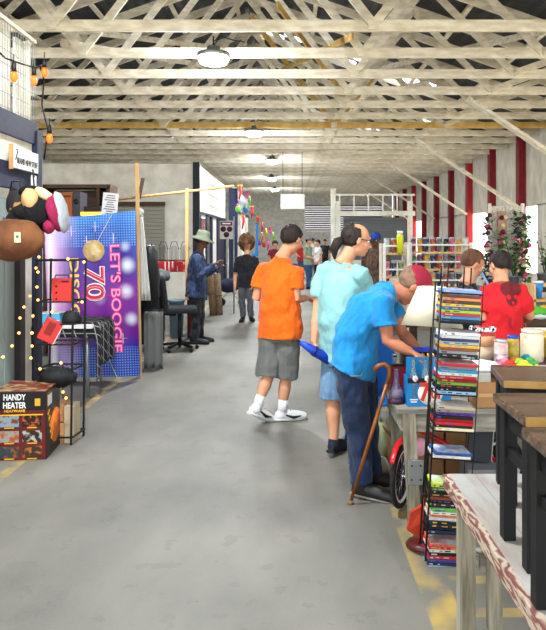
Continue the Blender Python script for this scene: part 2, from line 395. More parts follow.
# festoon lamps
t = T('festoon_string', 'black cable string with orange glowing bulbs along front booth top', 'string lights', (0, 0, 0))
pts = [W(-8, 45, 4.4), W(5, 58, 4.6), W(22, 64, 4.8), W(36, 68, 5.0), W(40, 66, 5.2), W(44, 80, 5.3), W(42, 105, 5.3), W(48, 130, 5.3), W(44, 160, 5.3)]
MB().tube(pts, .007).build('cable', BLACK, t)
BULB = mat('orange_bulb', (1, .07, .006), .3, emit=2.6)
for (x, y, Y) in ((14, 72, 4.65), (34, 76, 4.95), (44.5, 68, 5.2), (49.5, 134, 5.25)):
    p = W(x, y, Y)
    s = MB().cyl(p, p+V((0, 0, .07)), .018, .015).build('socket', BLACK, t)
    MB().tube([p+V((0, 0, .06)), p+V((0, 0, .13))], .004).build('drop_wire', BLACK, s)
    MB().ball(p-V((0, 0, .035)), (.025, .025, .04)).build('bulb', BULB, s)
# fairy lights on the corner post
FB = mat('warm_fairy_bulb', (1, .48, .12), .3, emit=1.8)
t = T('fairy_light_string', 'warm fairy light string wound round post behind the black rack', 'string lights', (0, 0, 0))
fp = [(39, 257), (36, 268), (38, 272), (37, 287), (30, 296), (38, 300), (24, 307), (20, 318), (33, 316), (19, 333), (32, 333), (12, 346), (32, 346), (3, 357), (31, 358), (40, 369), (61, 363), (63, 392), (66, 398), (52, 312), (68, 259), (84, 262), (82, 302)]
pp = [W(x, y, 5.02) for x, y in fp]
MB().tube([W(39, 257, 5.02), W(36, 270, 5.02), W(38, 300, 5.02), W(31, 330, 5.02), W(32, 358, 5.02), W(42, 368, 5.02), W(61, 363, 5.02), W(63, 398, 5.02)], .003, n=5).build('wire', BLACK, t)
for p in pp: MB().ball(p, .0115, sub=2).build('fairy_bulb', FB, t)
# ------------------------------------------------------------------ rack with goods (left)
t = T('wire_rack', 'tall narrow black metal rack standing beside the heater carton', 'rack', (-1.88, 5.2, 0))
mb_posts = [(-.16, -.1), (.135, -.1), (-.13, .13), (.16, .13)]
for x, y in mb_posts: MB().bar((x, y, 0), (x+.02, y, 1.48), .014, .014).build('post', BLACK, t)
for z in (1.47, 1.14, .8, .6, .06):
    m = MB()
    for (a, b) in ((0, 1), (1, 3), (3, 2), (2, 0)):
        m.bar((mb_posts[a][0]+.01, mb_posts[a][1], z), (mb_posts[b][0]+.01, mb_posts[b][1], z), .012, .012)
    if z < 1.1 and z > .5:
        for k in range(7): m.box((-.12+k*.04, .015, z), (.004, .23, .004))
    m.build('shelf_frame', BLACK, t)
REDC = mat('red_card', 'c22a26', .5)
t = T('red_tool_pouch', 'flat red pack with black print hung high on the black rack', 'pack', W(62, 290, 5.15)); 
MB().box((0, 0, 0), (.155, .03, .19), bev=.006).build('pack', REDC, t)
MB().tube([(-.06, 0, .09), (-.05, 0, .12), (.05, 0, .12), (.06, 0, .09)], .005).build('handle', BLACK, t)
for k in range(3): MB().ball((-.04, -.017, .03-k*.05), .009, sub=1).build('printed_knob', BLACK, t)
MB().box((.03, -.017, .07), (.06, .004, .012)).build('printed_strip', BLACK, t)
t = T('red_white_carton', 'red and white carton lying tilted on middle shelf of rack', 'carton', W(50, 330, 5.12), rot=(0, math.radians(28), .35))
MB().box((0, 0, 0), (.13, .16, .17), bev=.003).build('carton', REDC, t)
MB().box((.068, 0, 0), (.008, .15, .165)).build('white_side', WHITE, t)
MB().box((-.01, -.083, .02), (.06, .004, .1)).build('printed_label', mat('brown_print', '7d1712', .5), t)
t = T('baseball_cap', 'plain black cap perched on right of the rack shelf', 'cap', W(72, 322, 5.12))
MB().lathe([(.078, -.01), (.075, .03), (.062, .075), (.045, .09), (0, .092)]).build('crown', BLACKP, t)
MB().box((0, -.07, -.005), (.12, .09, .01), bev=.004).build('peak', BLACKP, t)
t = T('black_bag', 'crumpled black bag drooping over low bar of the rack', 'bag', W(57, 376, 5.1))
MB().ball((0, 0, -.01), (.15, .09, .085), nz=.3, nf=2.5).build('bag_body', BLACKP, t)
MB().tube([(-.06, 0, .05), (-.03, 0, .1), (.04, 0, .1), (.06, 0, .04)], .007).build('strap', BLACKP, t)
for i, (x, y, z, w, h, lb) in enumerate(((58, 0, .085, .15, .17, 'brown carton at the bottom of the rack by heater box'), (57, 0, .25, .16, .14, 'brown carton stacked on another under the rack'), (71, .02, .15, .08, .3, 'pale tall carton standing right inside rack foot'))):
    t = T('cardboard_box', lb, 'box', (W(x, 400, 5.2).x, 5.2+y, z)); MB().box((0, 0, 0), (w, .16, h), bev=.003).build('box_body', CARD if i < 2 else mat('pale_card', 'b8a98c', .8), t); MB().box((0, -.0815, 0), (w*.9, .003, .012)).build('packing_tape', mat('tape', 'c79f6c', .4), t)
# heater carton
t = T('heater_carton', 'large dark carton with heater pictures on the floor at left', 'carton', (-2.02, 4.93, 0), rz=.08)
bw, bd, bh = .38, .36, .51
DK = mat('dark_red_print', '3a0d0d', .4, c2='571413', scale=3); g = None
MB().box((0, 0, bh/2), (bw, bd, bh), bev=.003).build('box_body', DK, t)
fy = -bd/2-.002
MB().box((0, fy, .25), (bw-.02, .003, .5-.01)).build('front_print', mat('dark_panel', '4a100f', .4, c2='671a15', scale=4), t)
MB().box((0, fy-.002, .44), (bw-.004, .003, .135)).build('black_header', mat('black_print', '0e0c0d', .35), t)
text('HANDY', .16, .045, WHITE, t, (-.035, fy-.005, .47), (1, 0, 0), (0, 0, 1), bold=.02)
text('HEATER', .165, .045, WHITE, t, (-.035, fy-.005, .41), (1, 0, 0), (0, 0, 1), bold=.02)
text('HEATWAVE', .15, .02, mat('yellow_print', 'e8a812', .5), t, (-.035, fy-.005, .368), (1, 0, 0), (0, 0, 1), bold=.01)
MB().box((.13, fy-.004, .43), (.04, .003, .055), bev=.001).build('yellow_badge', mat('gold_print', 'c79a25', .5), t)
MB().box((0, fy-.004, .338), (.34, .003, .008)).build('yellow_rule', mat('yellow_print', 'e8a812', .5), t)
PH = [('7f8d94', '6a3a20'), ('140e0d', 'a85018'), ('8f8a82', 'a04a14'), ('2a1c14', 'a8a49a'), ('2a383c', '8a4a1c'), ('33241a', 'a85c1c')]
for k in range(6):
    x = -.075 if k % 2 == 0 else .09; z = .292-(k//2)*.115
    q = MB().box((x, fy-.003, z), (.14, .004, .085)).build('product_photo', mat('photo_print_%d' % k, PH[k][0], .4, c2=PH[k][1], scale=22, contrast=(.5, .6)), t)
    MB().box((x, fy-.004, z-.05), (.07, .003, .007)).build('caption', mat('yellow_print', 'e8a812', .5), q)
MB().box((0, 0, bh+.001), (bw-.01, bd-.01, .003)).build('top_print', mat('top_print', '6d2413', .4, c2='a8946c', scale=14, contrast=(.45, .6)), t)
sx = bw/2+.002
MB().box((sx, 0, .25), (.003, bd-.01, .49)).build('side_print', mat('black_print', '0e0c0d', .35), t)
MB().lathe([(.0, 0), (.13, 0), (.13, .004), (0, .004)], M=Matrix.Translation((sx, .05, .2)) @ Matrix.Rotation(PI/2, 4, 'Y')).build('orange_disc', mat('orange_print', 'd9531d', .4, c2='f08a32', scale=10), t)
m = MB()
for k in range(5): m.box((sx+.003, -.13+k*.02, .34-k*.05), (.003, .05, .02), rot=(.6, 0, 0))
m.build('hazard_stripes', mat('yellow_print', 'e8a812', .5), t)
MB().box((sx+.002, -.1, .43), (.003, .1, .08)).build('white_label', WHITE, t)
# hanging plush and brown cushion bag
t = T('plush_toy', 'black plush toy with tan face and pink and white back hung on booth post', 'plush toy', W(38, 215, 4.9))
k_ = 4.9/F
PB = mat('black_plush', '060608', .95, bump=.6, bscale=60); TAN = mat('tan_plush', 'c49a6a', .95, bump=.4, bscale=60); MAG = mat('magenta_plush', '80133e', .9, bump=.4, bscale=60); WP = mat('pale_plush', '9aa0a6', .95, bump=.4, bscale=60)
def pl(nm, cx, cy, rx, ry, m_, dy=0, rot=0, dep=None): 
    MB().ball(((cx-38)*k_, dy, (215-cy)*k_), (rx*k_, dep or min(rx, ry)*k_, ry*k_), M=Matrix.Rotation(math.radians(rot), 3, 'Y'), nz=.12, nf=2).build(nm, m_, t)
pl('body', 38, 213, 19, 20, PB, 0, 20, .14); pl('chin', 27, 213, 13, 10, PB, -.03, 0, .12); pl('face', 35, 200, 8, 11, TAN, -.1, -8, .05); pl('muzzle', 47, 195, 11, 5, mat('straw_plush', 'cfc58c', .95), -.05, 35, .05)
pl('back_stripe', 56, 212, 7, 20, MAG, .0, -14, .13); pl('pale_back', 60, 212, 6, 21, WP, .02, -12, .11); pl('belly_tuft', 53, 227, 6, 7, MAG, -.08, 0); pl('head', 31, 192, 9, 6, PB, -.06, 0); pl('arm', 20, 220, 9, 8, PB, -.08, 30)
MB().tube([(-.02, 0, .1), (-.04, 0, .35)], .006).build('hanging_cord', BLACK, t)
t = T('patterned_handbag', 'small black and tan patterned bag hanging left of plush toy', 'bag', W(16, 208, 4.85))
MB().ball((0, 0, .03), (.075, .05, .11), nz=.15, nf=3).build('bag_body', mat('tan_pattern', '171519', .8, c2='a0713c', scale=14, contrast=(.55, .6)), t)
MB().box((-.03, -.03, -.12), (.12, .04, .1), bev=.015, rot=(0, .2, 0)).build('printed_pocket', mat('pocket_print', '2a3550', .7, c2='8d8f98', scale=20), t)
MB().tube([(-.05, 0, .1), (-.03, 0, .2), (.03, 0, .2), (.05, 0, .1)], .008).build('handle', BLACK, t)
t = T('brown_cushion', 'plump brown cushion bag with a paper tag at the left edge', 'cushion', W(14, 240, 4.75))
MB().ball((0, 0, 0), (.24, .13, .155), nz=.12, nf=1.6, sub=4).build('cushion_body', mat('brown_fabric', '4f2d18', .9, c2='6f4526', scale=6, bump=.9, bscale=7), t)
MB().box((.08, -.128, .02), (.045, .004, .075), rot=(.05, 0, 0)).build('paper_tag', mat('tag_paper', 'd7cfa4', .8), t)
MB().box((.08, -.131, .025), (.02, .003, .02)).build('tag_print', mat('green_print', '3f6a34', .8), t)
# ------------------------------------------------------------------ disco banner
g = G('disco_print', .45)   # local x 0..1.06, z 0..1.86
u = g.ma('DIVIDE', g.x, 1.06); v = g.ma('DIVIDE', g.z, 1.86)
nn = g.noise(2.5, 5, (1, 1, 2.2)); nb = g.noise(5, 4, (1, 1, .3))
w_ = g.ma('ADD', v, g.ma('MULTIPLY', g.ma('SUBTRACT', nn, .5), .35))
c = g.ramp(w_, [(0, '12309c'), (.16, '2a2296'), (.3, '6a1488'), (.52, '7a1c96'), (.66, '481e92'), (.84, '123aa8'), (1, '2374cf')])
pk = g.ma('MULTIPLY', g.ma('SUBTRACT', .38, u), 3.2, True)  # pale pink glow washing out the left side, painted into the print
c = g.mix(g.ma('MULTIPLY', pk, g.ma('MULTIPLY', g.ma('SUBTRACT', nb, .25), 2.4, True)), c, 'f4c4ee')
c = g.mix(g.ma('MULTIPLY', g.band(u, .0, .12, .05), .85), c, 'fdf2f6')
for (cx, cz, r, a) in ((.95, 1.28, .13, .9), (.93, .98, .12, .85), (.98, .66, .11, .8), (.7, .52, .07, .5), (.93, 1.5, .09, .6), (.62, .9, .1, .3)):
    c = g.mix(g.ma('MULTIPLY', g.ma('POWER', g.disc(cx, cz, r, r, 1.0), 2.5), a), c, 'eef4ff')
c = g.mix(g.ma('MULTIPLY', g.band(g.z, .93, .955, .02), .55), c, 'f03a6a'); c = g.mix(g.ma('MULTIPLY', g.band(g.z, 1.02, 1.035, .02), .5), c, 'e0439a')
dx = g.ma('SUBTRACT', g.ma('FRACT', g.ma('MULTIPLY', g.x, 34)), .5); dz = g.ma('SUBTRACT', g.ma('FRACT', g.ma('MULTIPLY', g.z, 34)), .5)
dots = g.ma('LESS_THAN', g.ma('ADD', g.ma('MULTIPLY', dx, dx), g.ma('MULTIPLY', dz, dz)), .09)
ed = g.ma('ADD', g.ma('GREATER_THAN', g.z, 1.5), g.ma('LESS_THAN', g.z, .34), True)
c = g.mix(g.ma('MULTIPLY', g.ma('MULTIPLY', dots, ed), .45), c, '8fd0ff')
BAN = g.out(c)
t = T('disco_banner', 'blue and purple banner lettered LET\'S BOOGIE 70 DISCO, hung sideways', 'banner', (-2.79, 7.4, .03), rot=(0, math.radians(-1.6), -.02))
m = MB(); nx, nz = 24, 30; gr = [[m.bm.verts.new((1.06*i/nx, .012*math.sin(i*.9+j*.15), 1.86*j/nz+.05*(i/nx)*(j/nz)-(.02*math.sin(i/nx*PI) if j == nz else 0))) for i in range(nx+1)] for j in range(nz+1)]
for j in range(nz):
    for i in range(nx): f = m.bm.faces.new((gr[j][i], gr[j][i+1], gr[j+1][i+1], gr[j+1][i])); f.smooth = True
m.build('printed_sheet', BAN, t)
PINKT = mat('pink_print', 'f0358a', .5); YELT = mat('gold_letter_print', 'f2cf62', .5); RW = mat('red_letter_print', 'c8203c', .5); WHT = mat('white_print', 'f6efe9', .5)
DN = (0, 0, -1); RT = (1, 0, 0)
def bx(px): return (px-HX)*7.4/F+2.79
def bz(py): return EYE-(py-HY)*7.4/F-.03
text("LET'S BOOGIE", 1.25, .13, PINKT, t, (bx(118.5)+.01, -.017, bz(300)), DN, RT, bold=.05, depth=.001)
text("LET'S BOOGIE", 1.23, .11, mat('pale_pink_print', 'f5a6d0', .5), t, (bx(118.5)+.01, -.02, bz(300)), DN, RT, bold=-.0, depth=.001)
text("70", .40, .25, WHT, t, (bx(98), -.017, bz(285)), DN, RT, bold=.05, depth=.001)
text("70", .385, .235, RW, t, (bx(98), -.02, bz(285)), DN, RT, bold=.015, depth=.001)
text("70", .375, .225, mat('pink_inner_print', 'e88fb4', .5), t, (bx(98), -.023, bz(285)), DN, RT, bold=-.035, depth=.001)
text("DISCO", .74, .13, mat('violet_print', '5a2a90', .5), t, (bx(78), -.015, bz(290)), DN, RT, bold=.05, depth=.001)
text("DISCO", .72, .11, YELT, t, (bx(78), -.018, bz(290)), DN, RT, bold=.02, depth=.001)
MB().lathe([(0, 0), (.125, 0), (.125, .004), (0, .004)], n=32, M=Matrix.Translation((bx(98), -.015, bz(252))) @ Matrix.Rotation(PI/2, 4, 'X')).build('printed_mirror_ball', mat('mirror_ball_print', 'b9a04e', .5, c2='e9c9a0', scale=16), t)
MB().bar((bx(102), -.017, bz(243)), (bx(117), -.017, bz(217)), .02, .003).build('light_ray', WHT, t)
MB().bar((bx(107), -.017, bz(352)), (bx(118), -.017, bz(379)), .014, .003).build('light_ray', mat('ray_print', 'b9e08a', .5), t)
for (px, py) in ((76, 232), (91, 242), (118, 240), (100, 228), (125, 340)):
    m = MB(); m.bar((bx(px-4), -.016, bz(py)), (bx(px+4), -.016, bz(py)), .006, .002); m.bar((bx(px), -.016, bz(py-5)), (bx(px), -.016, bz(py+5)), .006, .002); m.build('printed_star', WHT, t)
# pine posts and rail of the second stall frame
def post(nm, px, y0, y1, Y, w, m_, lb, cat='post', lean=0):
    a = W(px+lean, y1, Y); b = W(px, y0, Y); t = MB().bar(a-a, b-a, w, w*.7, up=(0, 1, 0)).build(nm, m_); t.location = a; tag(t, lb, cat); return t
post('pine_post', 137, 163, 382, 7.56, .04, PINE, 'upright pine post at right edge of the disco banner', lean=3)
post('pine_post', 187, 188, 300, 10.4, .05, PINE, 'thin pine post holding the long horizontal pole')
a = W(112, 200, 10.3); b = W(234, 186, 10.5)
tag(MB().tube([a, (a+b)/2, b], .022).build('wooden_pole', PINE), 'long thin wooden pole laid level above office chair', 'pole')
tag(MB().bar(W(139, 199, 10.2), W(143, 178, 10.2), .05, .04).build('wooden_stub', DARKWOOD), 'short dark stick crossing pole beside pine post', 'stick')
# ------------------------------------------------------------------ stall between (plaid table, shelf, etc.)
def folding_table(label, loc, size, h, m_top, rz=0, leg='steel'):
    t = T('folding_table', label, 'table', loc, rz=rz)
    w, d = size; MB().box((0, 0, h-.02), (w, d, .04), bev=.008).build('tabletop', m_top, t)
    for sx in (-1, 1):
        for sy in (-1, 1): MB().cyl((sx*(w/2-.07), sy*(d/2-.07), 0), (sx*(w/2-.07), sy*(d/2-.07), h-.04), .016).build('leg', mat('grey_steel', '8d9196', .4, metal=.5), t)
    return t
folding_table('white folding table under plaid cloth beside the disco banner', (-2.5, 6.85, 0), (.95, .6), .76, WHITE)
g = G('plaid_cloth', .9)
fx = g.ma('ABSOLUTE', g.ma('SUBTRACT', g.ma('FRACT', g.ma('MULTIPLY', g.ma('ADD', g.x, g.y), 9)), .5)); fz = g.ma('ABSOLUTE', g.ma('SUBTRACT', g.ma('FRACT', g.ma('MULTIPLY', g.ma('ADD', g.z, g.ma('MULTIPLY', g.y, .9)), 9)), .5))
ln = g.ma('ADD', g.ma('LESS_THAN', fx, .055), g.ma('LESS_THAN', fz, .055), True)
PLAID = g.out(g.mix(g.ma('MULTIPLY', ln, .75), '070709', 'a5a3a6'))
m = MB(); cl = []
for i in range(15):
    s_ = i/14*.95; row = []
    for j in range(15):
        y = -.34+.62*j/14
        if s_ < .33: x, z = -.33+s_, .775
        elif s_ < .41: a = (s_-.33)/.08*PI/2; x, z = .0+.05*math.sin(a), .725+.05*math.cos(a)
        else: x, z = .055+.015*math.sin(j*1.1), .725-(s_-.41)*.75
        if j < 2: z -= (2-j)*.07; 
        row.append(m.bm.verts.new((x, y, z+.004*math.sin(j+i))))
    cl.append(row)
for i in range(14):
    for j in range(14): f = m.bm.faces.new((cl[i][j], cl[i][j+1], cl[i+1][j+1], cl[i+1][j])); f.smooth = True
o = m.build('plaid_cloth', PLAID); o.location = (-2.02, 6.87, 0); tag(o, 'black and white plaid cloth draped over the end of white table', 'cloth')
q = o.modifiers.new('s', 'SOLIDIFY'); q.thickness = .008
t = T('blue_box', 'low pale blue and white box on the white table behind rack', 'box', (-2.55, 6.75, .76)); MB().box((0, 0, .05), (.34, .25, .1), bev=.004).build('box_body', mat('cyan_card', '3fa6cf', .5), t); MB().box((0, 0, .104), (.3, .2, .006)).build('lid', WHITE, t)
t = T('dark_shelf_unit', 'dark brown wooden shelf unit seen above the disco banner', 'shelf', W(80, 250, 9.2)*V((1, 1, 0)) if False else (W(81, 250, 9.2).x, 9.2, 0))
for (c_, d_, nm) in (((0, 0, 2.38), (.95, .4, .05), 'top_board'), ((-.45, 0, 1.2), (.04, .4, 2.36), 'side_panel'), ((.45, 0, 1.2), (.04, .4, 2.36), 'side_panel'), ((0, 0, 1.93), (.9, .4, .04), 'shelf'), ((0, .19, 1.2), (.9, .02, 2.3), 'back_panel'), ((.3, 0, 2.15), (.04, .38, .4), 'divider')):
    MB().box(c_, d_).build(nm, DARKWOOD, t)
t = T('orange_box', 'orange brown box in the dark shelf right of plush toy', 'box', W(70, 206, 8.6)); MB().box((0, 0, 0), (.16, .3, .36), bev=.005).build('box_body', mat('rust_card', '9a5626', .7), t); MB().box((0, -.152, .12), (.12, .003, .03)).build('label_strip', DARKWOOD, t)
t = T('grey_speaker', 'dark grey speaker box beside orange box in the shelf', 'speaker', W(80, 206, 8.6)); MB().box((0, 0, 0), (.1, .3, .36), bev=.005).build('cabinet', mat('charcoal', '3a3b40', .7), t); MB().lathe([(0, 0), (.035, 0), (.035, .01), (0, .01)], M=Matrix.Translation((0, -.15, .05)) @ Matrix.Rotation(PI/2, 4, 'X')).build('speaker_cone', BLACK, t)
t = T('amber_tray_lamp', 'glowing amber light bar under the printed notice', 'lamp', W(93, 214, 8.4)); MB().box((0, 0, 0), (.3, .1, .05), bev=.01).build('light_bar', mat('amber_glow', (1, .42, .03), .4, emit=2.0), t); MB().box((0, .02, .06), (.22, .12, .08), bev=.01).build('bracket', BLACK, t)
t = T('printed_notice', 'white printed notice sheet standing above the disco banner', 'notice', W(110, 205, 8.2), rot=(0, .1, 0)); MB().box((0, 0, 0), (.2, .006, .31)).build('sheet', WHITE, t)
m = MB()
for k in range(9): m.box((0, -.005, .12-k*.029), ((.1, .12, .15, .08)[k % 4], .003, .012))
m.build('printed_lines', mat('grey_print', '6d6d70', .7), t)
t = T('white_drape', 'white cloth hanging from pine post beside banner', 'cloth', W(143, 214, 7.7))
m = MB(); n = 9; A = [m.bm.verts.new((-.06+.13*k/n*(.4+.6*j/8)+.02*j/8, .03*math.sin(k*2.1), -.13*j*1.0)) for j in range(9) for k in range(n+1)]
for j in range(8):
    for k in range(n): f = m.bm.faces.new((A[j*(n+1)+k], A[j*(n+1)+k+1], A[(j+1)*(n+1)+k+1], A[(j+1)*(n+1)+k])); f.smooth = True
o = m.build('cloth_sheet', mat('white_cloth', 'c9c9c4', .9), t); q = o.modifiers.new('s', 'SOLIDIFY'); q.thickness = .006
MB().ball((-.04, 0, .02), .05, nz=.2).build('knot', mat('white_cloth', 'c9c9c4', .9), t)
t = T('grey_tarp', 'grey tarp hanging to the floor behind the disco banner', 'tarp', (W(150, 340, 8.0).x, 8.1, 0))
m = MB(); A = [m.bm.verts.new((-.1+.25*k/10, .04*math.sin(k*1.7), .72-.09*j)) for j in range(9) for k in range(11)]
for j in range(8):
    for k in range(10): f = m.bm.faces.new((A[j*11+k], A[j*11+k+1], A[j*11+k+12], A[j*11+k+11])); f.smooth = True
o = m.build('tarp_sheet', mat('grey_tarp', '6f726e', .8), t); q = o.modifiers.new('s', 'SOLIDIFY'); q.thickness = .006
MB().tube([(-.1, 0, .73), (.15, 0, .73)], .012).build('hanging_rail', BLACK, t)
t = T('black_coats', 'dark coats hanging in the gap behind disco banner', 'coats', (W(148, 300, 8.4).x, 8.5, 0)); MB().ball((0, 0, 1.1), (.13, .2, .45), nz=.25, nf=3).build('coat', BLACKP, t); MB().ball((-.12, .1, 1.0), (.12, .2, .5), nz=.25, nf=3).build('coat', mat('ink_fabric', '20232b', .9), t); MB().tube([(-.2, 0, 1.55), (.1, 0, 1.55)], .012).build('clothes_rail', CHROME, t)
# office chair
t = T('office_chair', 'black office swivel chair beside the aisle on the left', 'chair', (-1.68, 9.4, 0), rz=.2)
MB().box((-.17, 0, .84), (.09, .46, .5), bev=.04, rot=(0, -.12, 0)).build('backrest', BLACKP, t)
MB().box((.08, 0, .60), (.46, .46, .085), bev=.035).build('seat', mat('dark_grey_fabric', '26282c', .9), t)
MB().tube([(.0, 0, .52), (-.2, 0, .54), (-.23, 0, .8)], .02).build('back_bracket', BLACK, t)
MB().cyl((.06, 0, .1), (.06, 0, .56), .028).build('gas_column', BLACK, t)
for k in range(5):
    a = k*2*PI/5+.3; d = V((math.cos(a), math.sin(a), 0))
    l = MB().bar(V((.06, 0, .11)), V((.06, 0, .08))+d*.27, .045, .035).build('base_leg', BLACKP, t)
    MB().lathe([(0, -.018), (.028, -.018), (.028, .018), (0, .018)], n=14, M=Matrix.Translation(V((.06, 0, .03))+d*.27) @ Matrix.Rotation(PI/2, 4, 'X')).build('caster', BLACK, l)
for x, lb, col, h, w in ((172, 'grey blue plastic bin behind the office chair', '6f8496', .62, .26), (186, 'narrow red bin squeezed behind office chair', '7c1f1f', .75, .1)):
    t = T('plastic_bin', lb, 'bin', (W(x, 300, 10.2).x, 10.6, 0)); r = w/2
    MB().lathe([(r*.8, 0), (r, h), (r*1.05, h), (r*1.05, h-.03), (r*.92, h-.03), (r*.75, .02)], n=20).build('tub', mat('bin_'+col, col, .6), t); MB().lathe([(r*.98, h-.02), (r*1.1, h-.02), (r*1.1, h+.01), (r*.98, h+.01)], n=20).build('rim', mat('bin_'+col, col, .6), t)
t = T('red_clothed_table', 'small table under red and white cloth with wire baskets', 'table', (W(173, 262, 10.9).x, 11.2, 0))
MB().box((0, 0, 1.22), (.6, .5, .04)).build('tabletop', DARKWOOD, t)
MB().box((0, -.01, 1.16), (.62, .53, .18), bev=.02).build('cloth', mat('red_white_cloth', '9d1b22', .8, c2='d8cfcc', scale=16, stretch=(1, 1, .1), contrast=(.56, .6)), t)
for sx in (-.25, .25): MB().box((sx, 0, .6), (.04, .4, 1.2)).build('leg', DARKWOOD, t)
for k in range(3):
    q = T('wire_basket', ['left black wire basket on red cloth', 'middle black wire basket on red cloth', 'right black wire basket on red cloth'][k], 'basket', (W(161+k*11, 262, 10.9).x, 11.1, 1.255))
    m = MB()
    for a in range(7): m.tube([(-.07+a*.023, 0, 0), (-.07+a*.023, 0, .22+.05*math.sin(a*.5))], .004, n=5)
    m.tube([(-.08, 0, .2), (-.04, 0, .33), (.04, 0, .33), (.08, 0, .2)], .006, n=5); m.build('wires', BLACK, q); MB().box((0, 0, .01), (.17, .12, .012)).build('basket_base', BLACK, q)
t = T('black_suitcase', 'heap of black luggage bags behind the office chair', 'luggage', (W(155, 270, 9.9).x-.1, 10.0, 0)); MB().box((0, 0, .45), (.42, .3, .9), bev=.05).build('case_body', mat('ink_fabric', '20232b', .9), t); MB().tube([(-.1, 0, .9), (-.1, 0, 1.1), (.1, 0, 1.1), (.1, 0, .9)], .01).build('handle', CHROME, t); MB().ball((.1, 0, 1.05), (.22, .2, .12), nz=.2).build('bag_on_top', mat('grey_bag', '52575a', .8), t)
# ------------------------------------------------------------------ booth 2 with side wall
SH = mat('corrugated_shutter', '9c9a90', .6)
Y2 = 15.4
t = T('market_booth', 'white walled booth with dark corner post beyond the hatted man', 'booth', (XB, Y2, 0))
W2 = mat('white_booth_board', 'd4d1c6', .75, c2='eeece4', scale=3, bump=.3, bscale=20)
MB().box((-3.2, .05, 1.72), (6.3, .08, 3.44)).build('side_wall', W2, t)
MB().box((.0, .02, 1.72), (.16, .18, 3.5)).build('corner_post', mat('near_black_paint', '1b1d26', .6), t)
MB().box((-.02, 3.4, 2.87), (.06, 6.6, 1.15)).build('fascia', W2, t)
for k in range(3): MB().box((.015, 3.4, 2.55+.3*k), (.01, 6.6, .012)).build('board_joint', mat('joint_grey', '8e8c84', .8), t)
MB().box((-.02, 1.1, 1.15), (.05, .9, 2.2)).build('door_panel', W2, t)
MB().box((.012, 1.1, 1.9), (.02, .6, .5)).build('door_window', mat('reddish_glass', '7a3a2c', .2), t)
for yy in (.55, 1.7, 2.9, 4.3, 6.6): MB().box((0, yy, 1.15), (.08, .1, 2.3)).build('door_post', NAVY, t)
MB().box((-.03, 3.6, 1.15), (.04, 1.3, 2.2)).build('door_panel', W2, t)
MB().box((-.03, 5.4, 1.15), (.04, 2.3, 2.2)).build('door_panel', mat('dark_navy_panel', '1e2233', .6), t)
MB().box((0, 3.4, 2.28), (.08, 6.6, .06)).build('door_header', NAVY, t)
m = MB()
for k in range(26): m.box((0, 0, .1+k*.09), (1.7, .05, .082), rot=(.35, 0, 0))
o = m.build('roller_shutter', SH, t); o.location = (-1.6, -.12, 0)
MB().box((-1.6, -.18, 2.46), (1.75, .1, .1)).build('shutter_box', DARKWOOD, t)
MB().box((-2.5, -.15, 1.25), (.12, .08, 2.5)).build('shutter_jamb', PINE, t)
# rug rolls by the booth door
for i, (px, lb, col) in enumerate(((214, 'tall brown rug roll leaning by booth door', '7a6348'), (218, 'paler second rug roll standing right of the brown one', '8d7c60'))):
    a = V((W(px, 315, 13.7).x+.03*i, 13.6+.12*i, 0)); t = T('rug_roll', lb, 'rug roll', a); top = V((-.1+.03*i, .12, .98-.1*i))
    MB().cyl((0, 0, .0), top, .075, n=18).build('roll', mat('rug_'+col, col, .9, c2='5c4a36', scale=30), t); MB().cyl(top*.45, top*.47, .079, n=18).build('tie_band', DARKWOOD, t)
# sign with three discs
t = T('vendor_sign', 'small white sign with maroon band and three dark discs', 'sign', W(226.5, 230, 14.0))
MB().box((0, 0, 0), (.29, .02, .4), bev=.004).build('board', mat('sign_grey', 'b9b7b2', .6), t)
MB().box((0, -.012, .14), (.26, .006, .09)).build('maroon_band', mat('maroon_print', '5e1622', .6), t)
MB().box((0, -.016, .14), (.18, .004, .025)).build('white_line', WHITE, t)
for (x, z) in ((-.07, .02), (.07, .02), (0, -.1)): MB().lathe([(0, 0), (.062, 0), (.062, .006), (0, .006)], n=20, M=Matrix.Translation((x, -.012, z)) @ Matrix.Rotation(PI/2, 4, 'X')).build('dark_disc', mat('disc_print', '3a0f1c', .6), t)
MB().cyl((.16, .02, -1.9), (.16, .02, .3), .015).build('sign_pole', mat('grey_steel', '8d9196', .4, metal=.5), t)
# folded stroller
t = T('stroller', 'dark folded stroller parked between rug rolls and woman', 'stroller', (W(229, 302, 15.5).x, 15.6, 0))
MB().ball((0, 0, .5), (.3, .2, .17), nz=.25, nf=2).build('fabric_seat', mat('navy_fabric', '1d2238', .9), t)
MB().tube([(-.28, 0, .08), (0, 0, .35), (.25, 0, .9)], .014).build('frame_tube', CHROME, t); MB().tube([(.3, 0, .08), (0, 0, .4), (-.25, 0, .65)], .014).build('frame_tube', CHROME, t)
for x in (-.28, -.18, .3): MB().lathe([(.05, -.02), (.09, -.02), (.09, .02), (.05, .02)], n=18, M=Matrix.Translation((x, .0, .09)) @ Matrix.Rotation(PI/2, 4, 'X')).build('wheel', BLACKP, t)
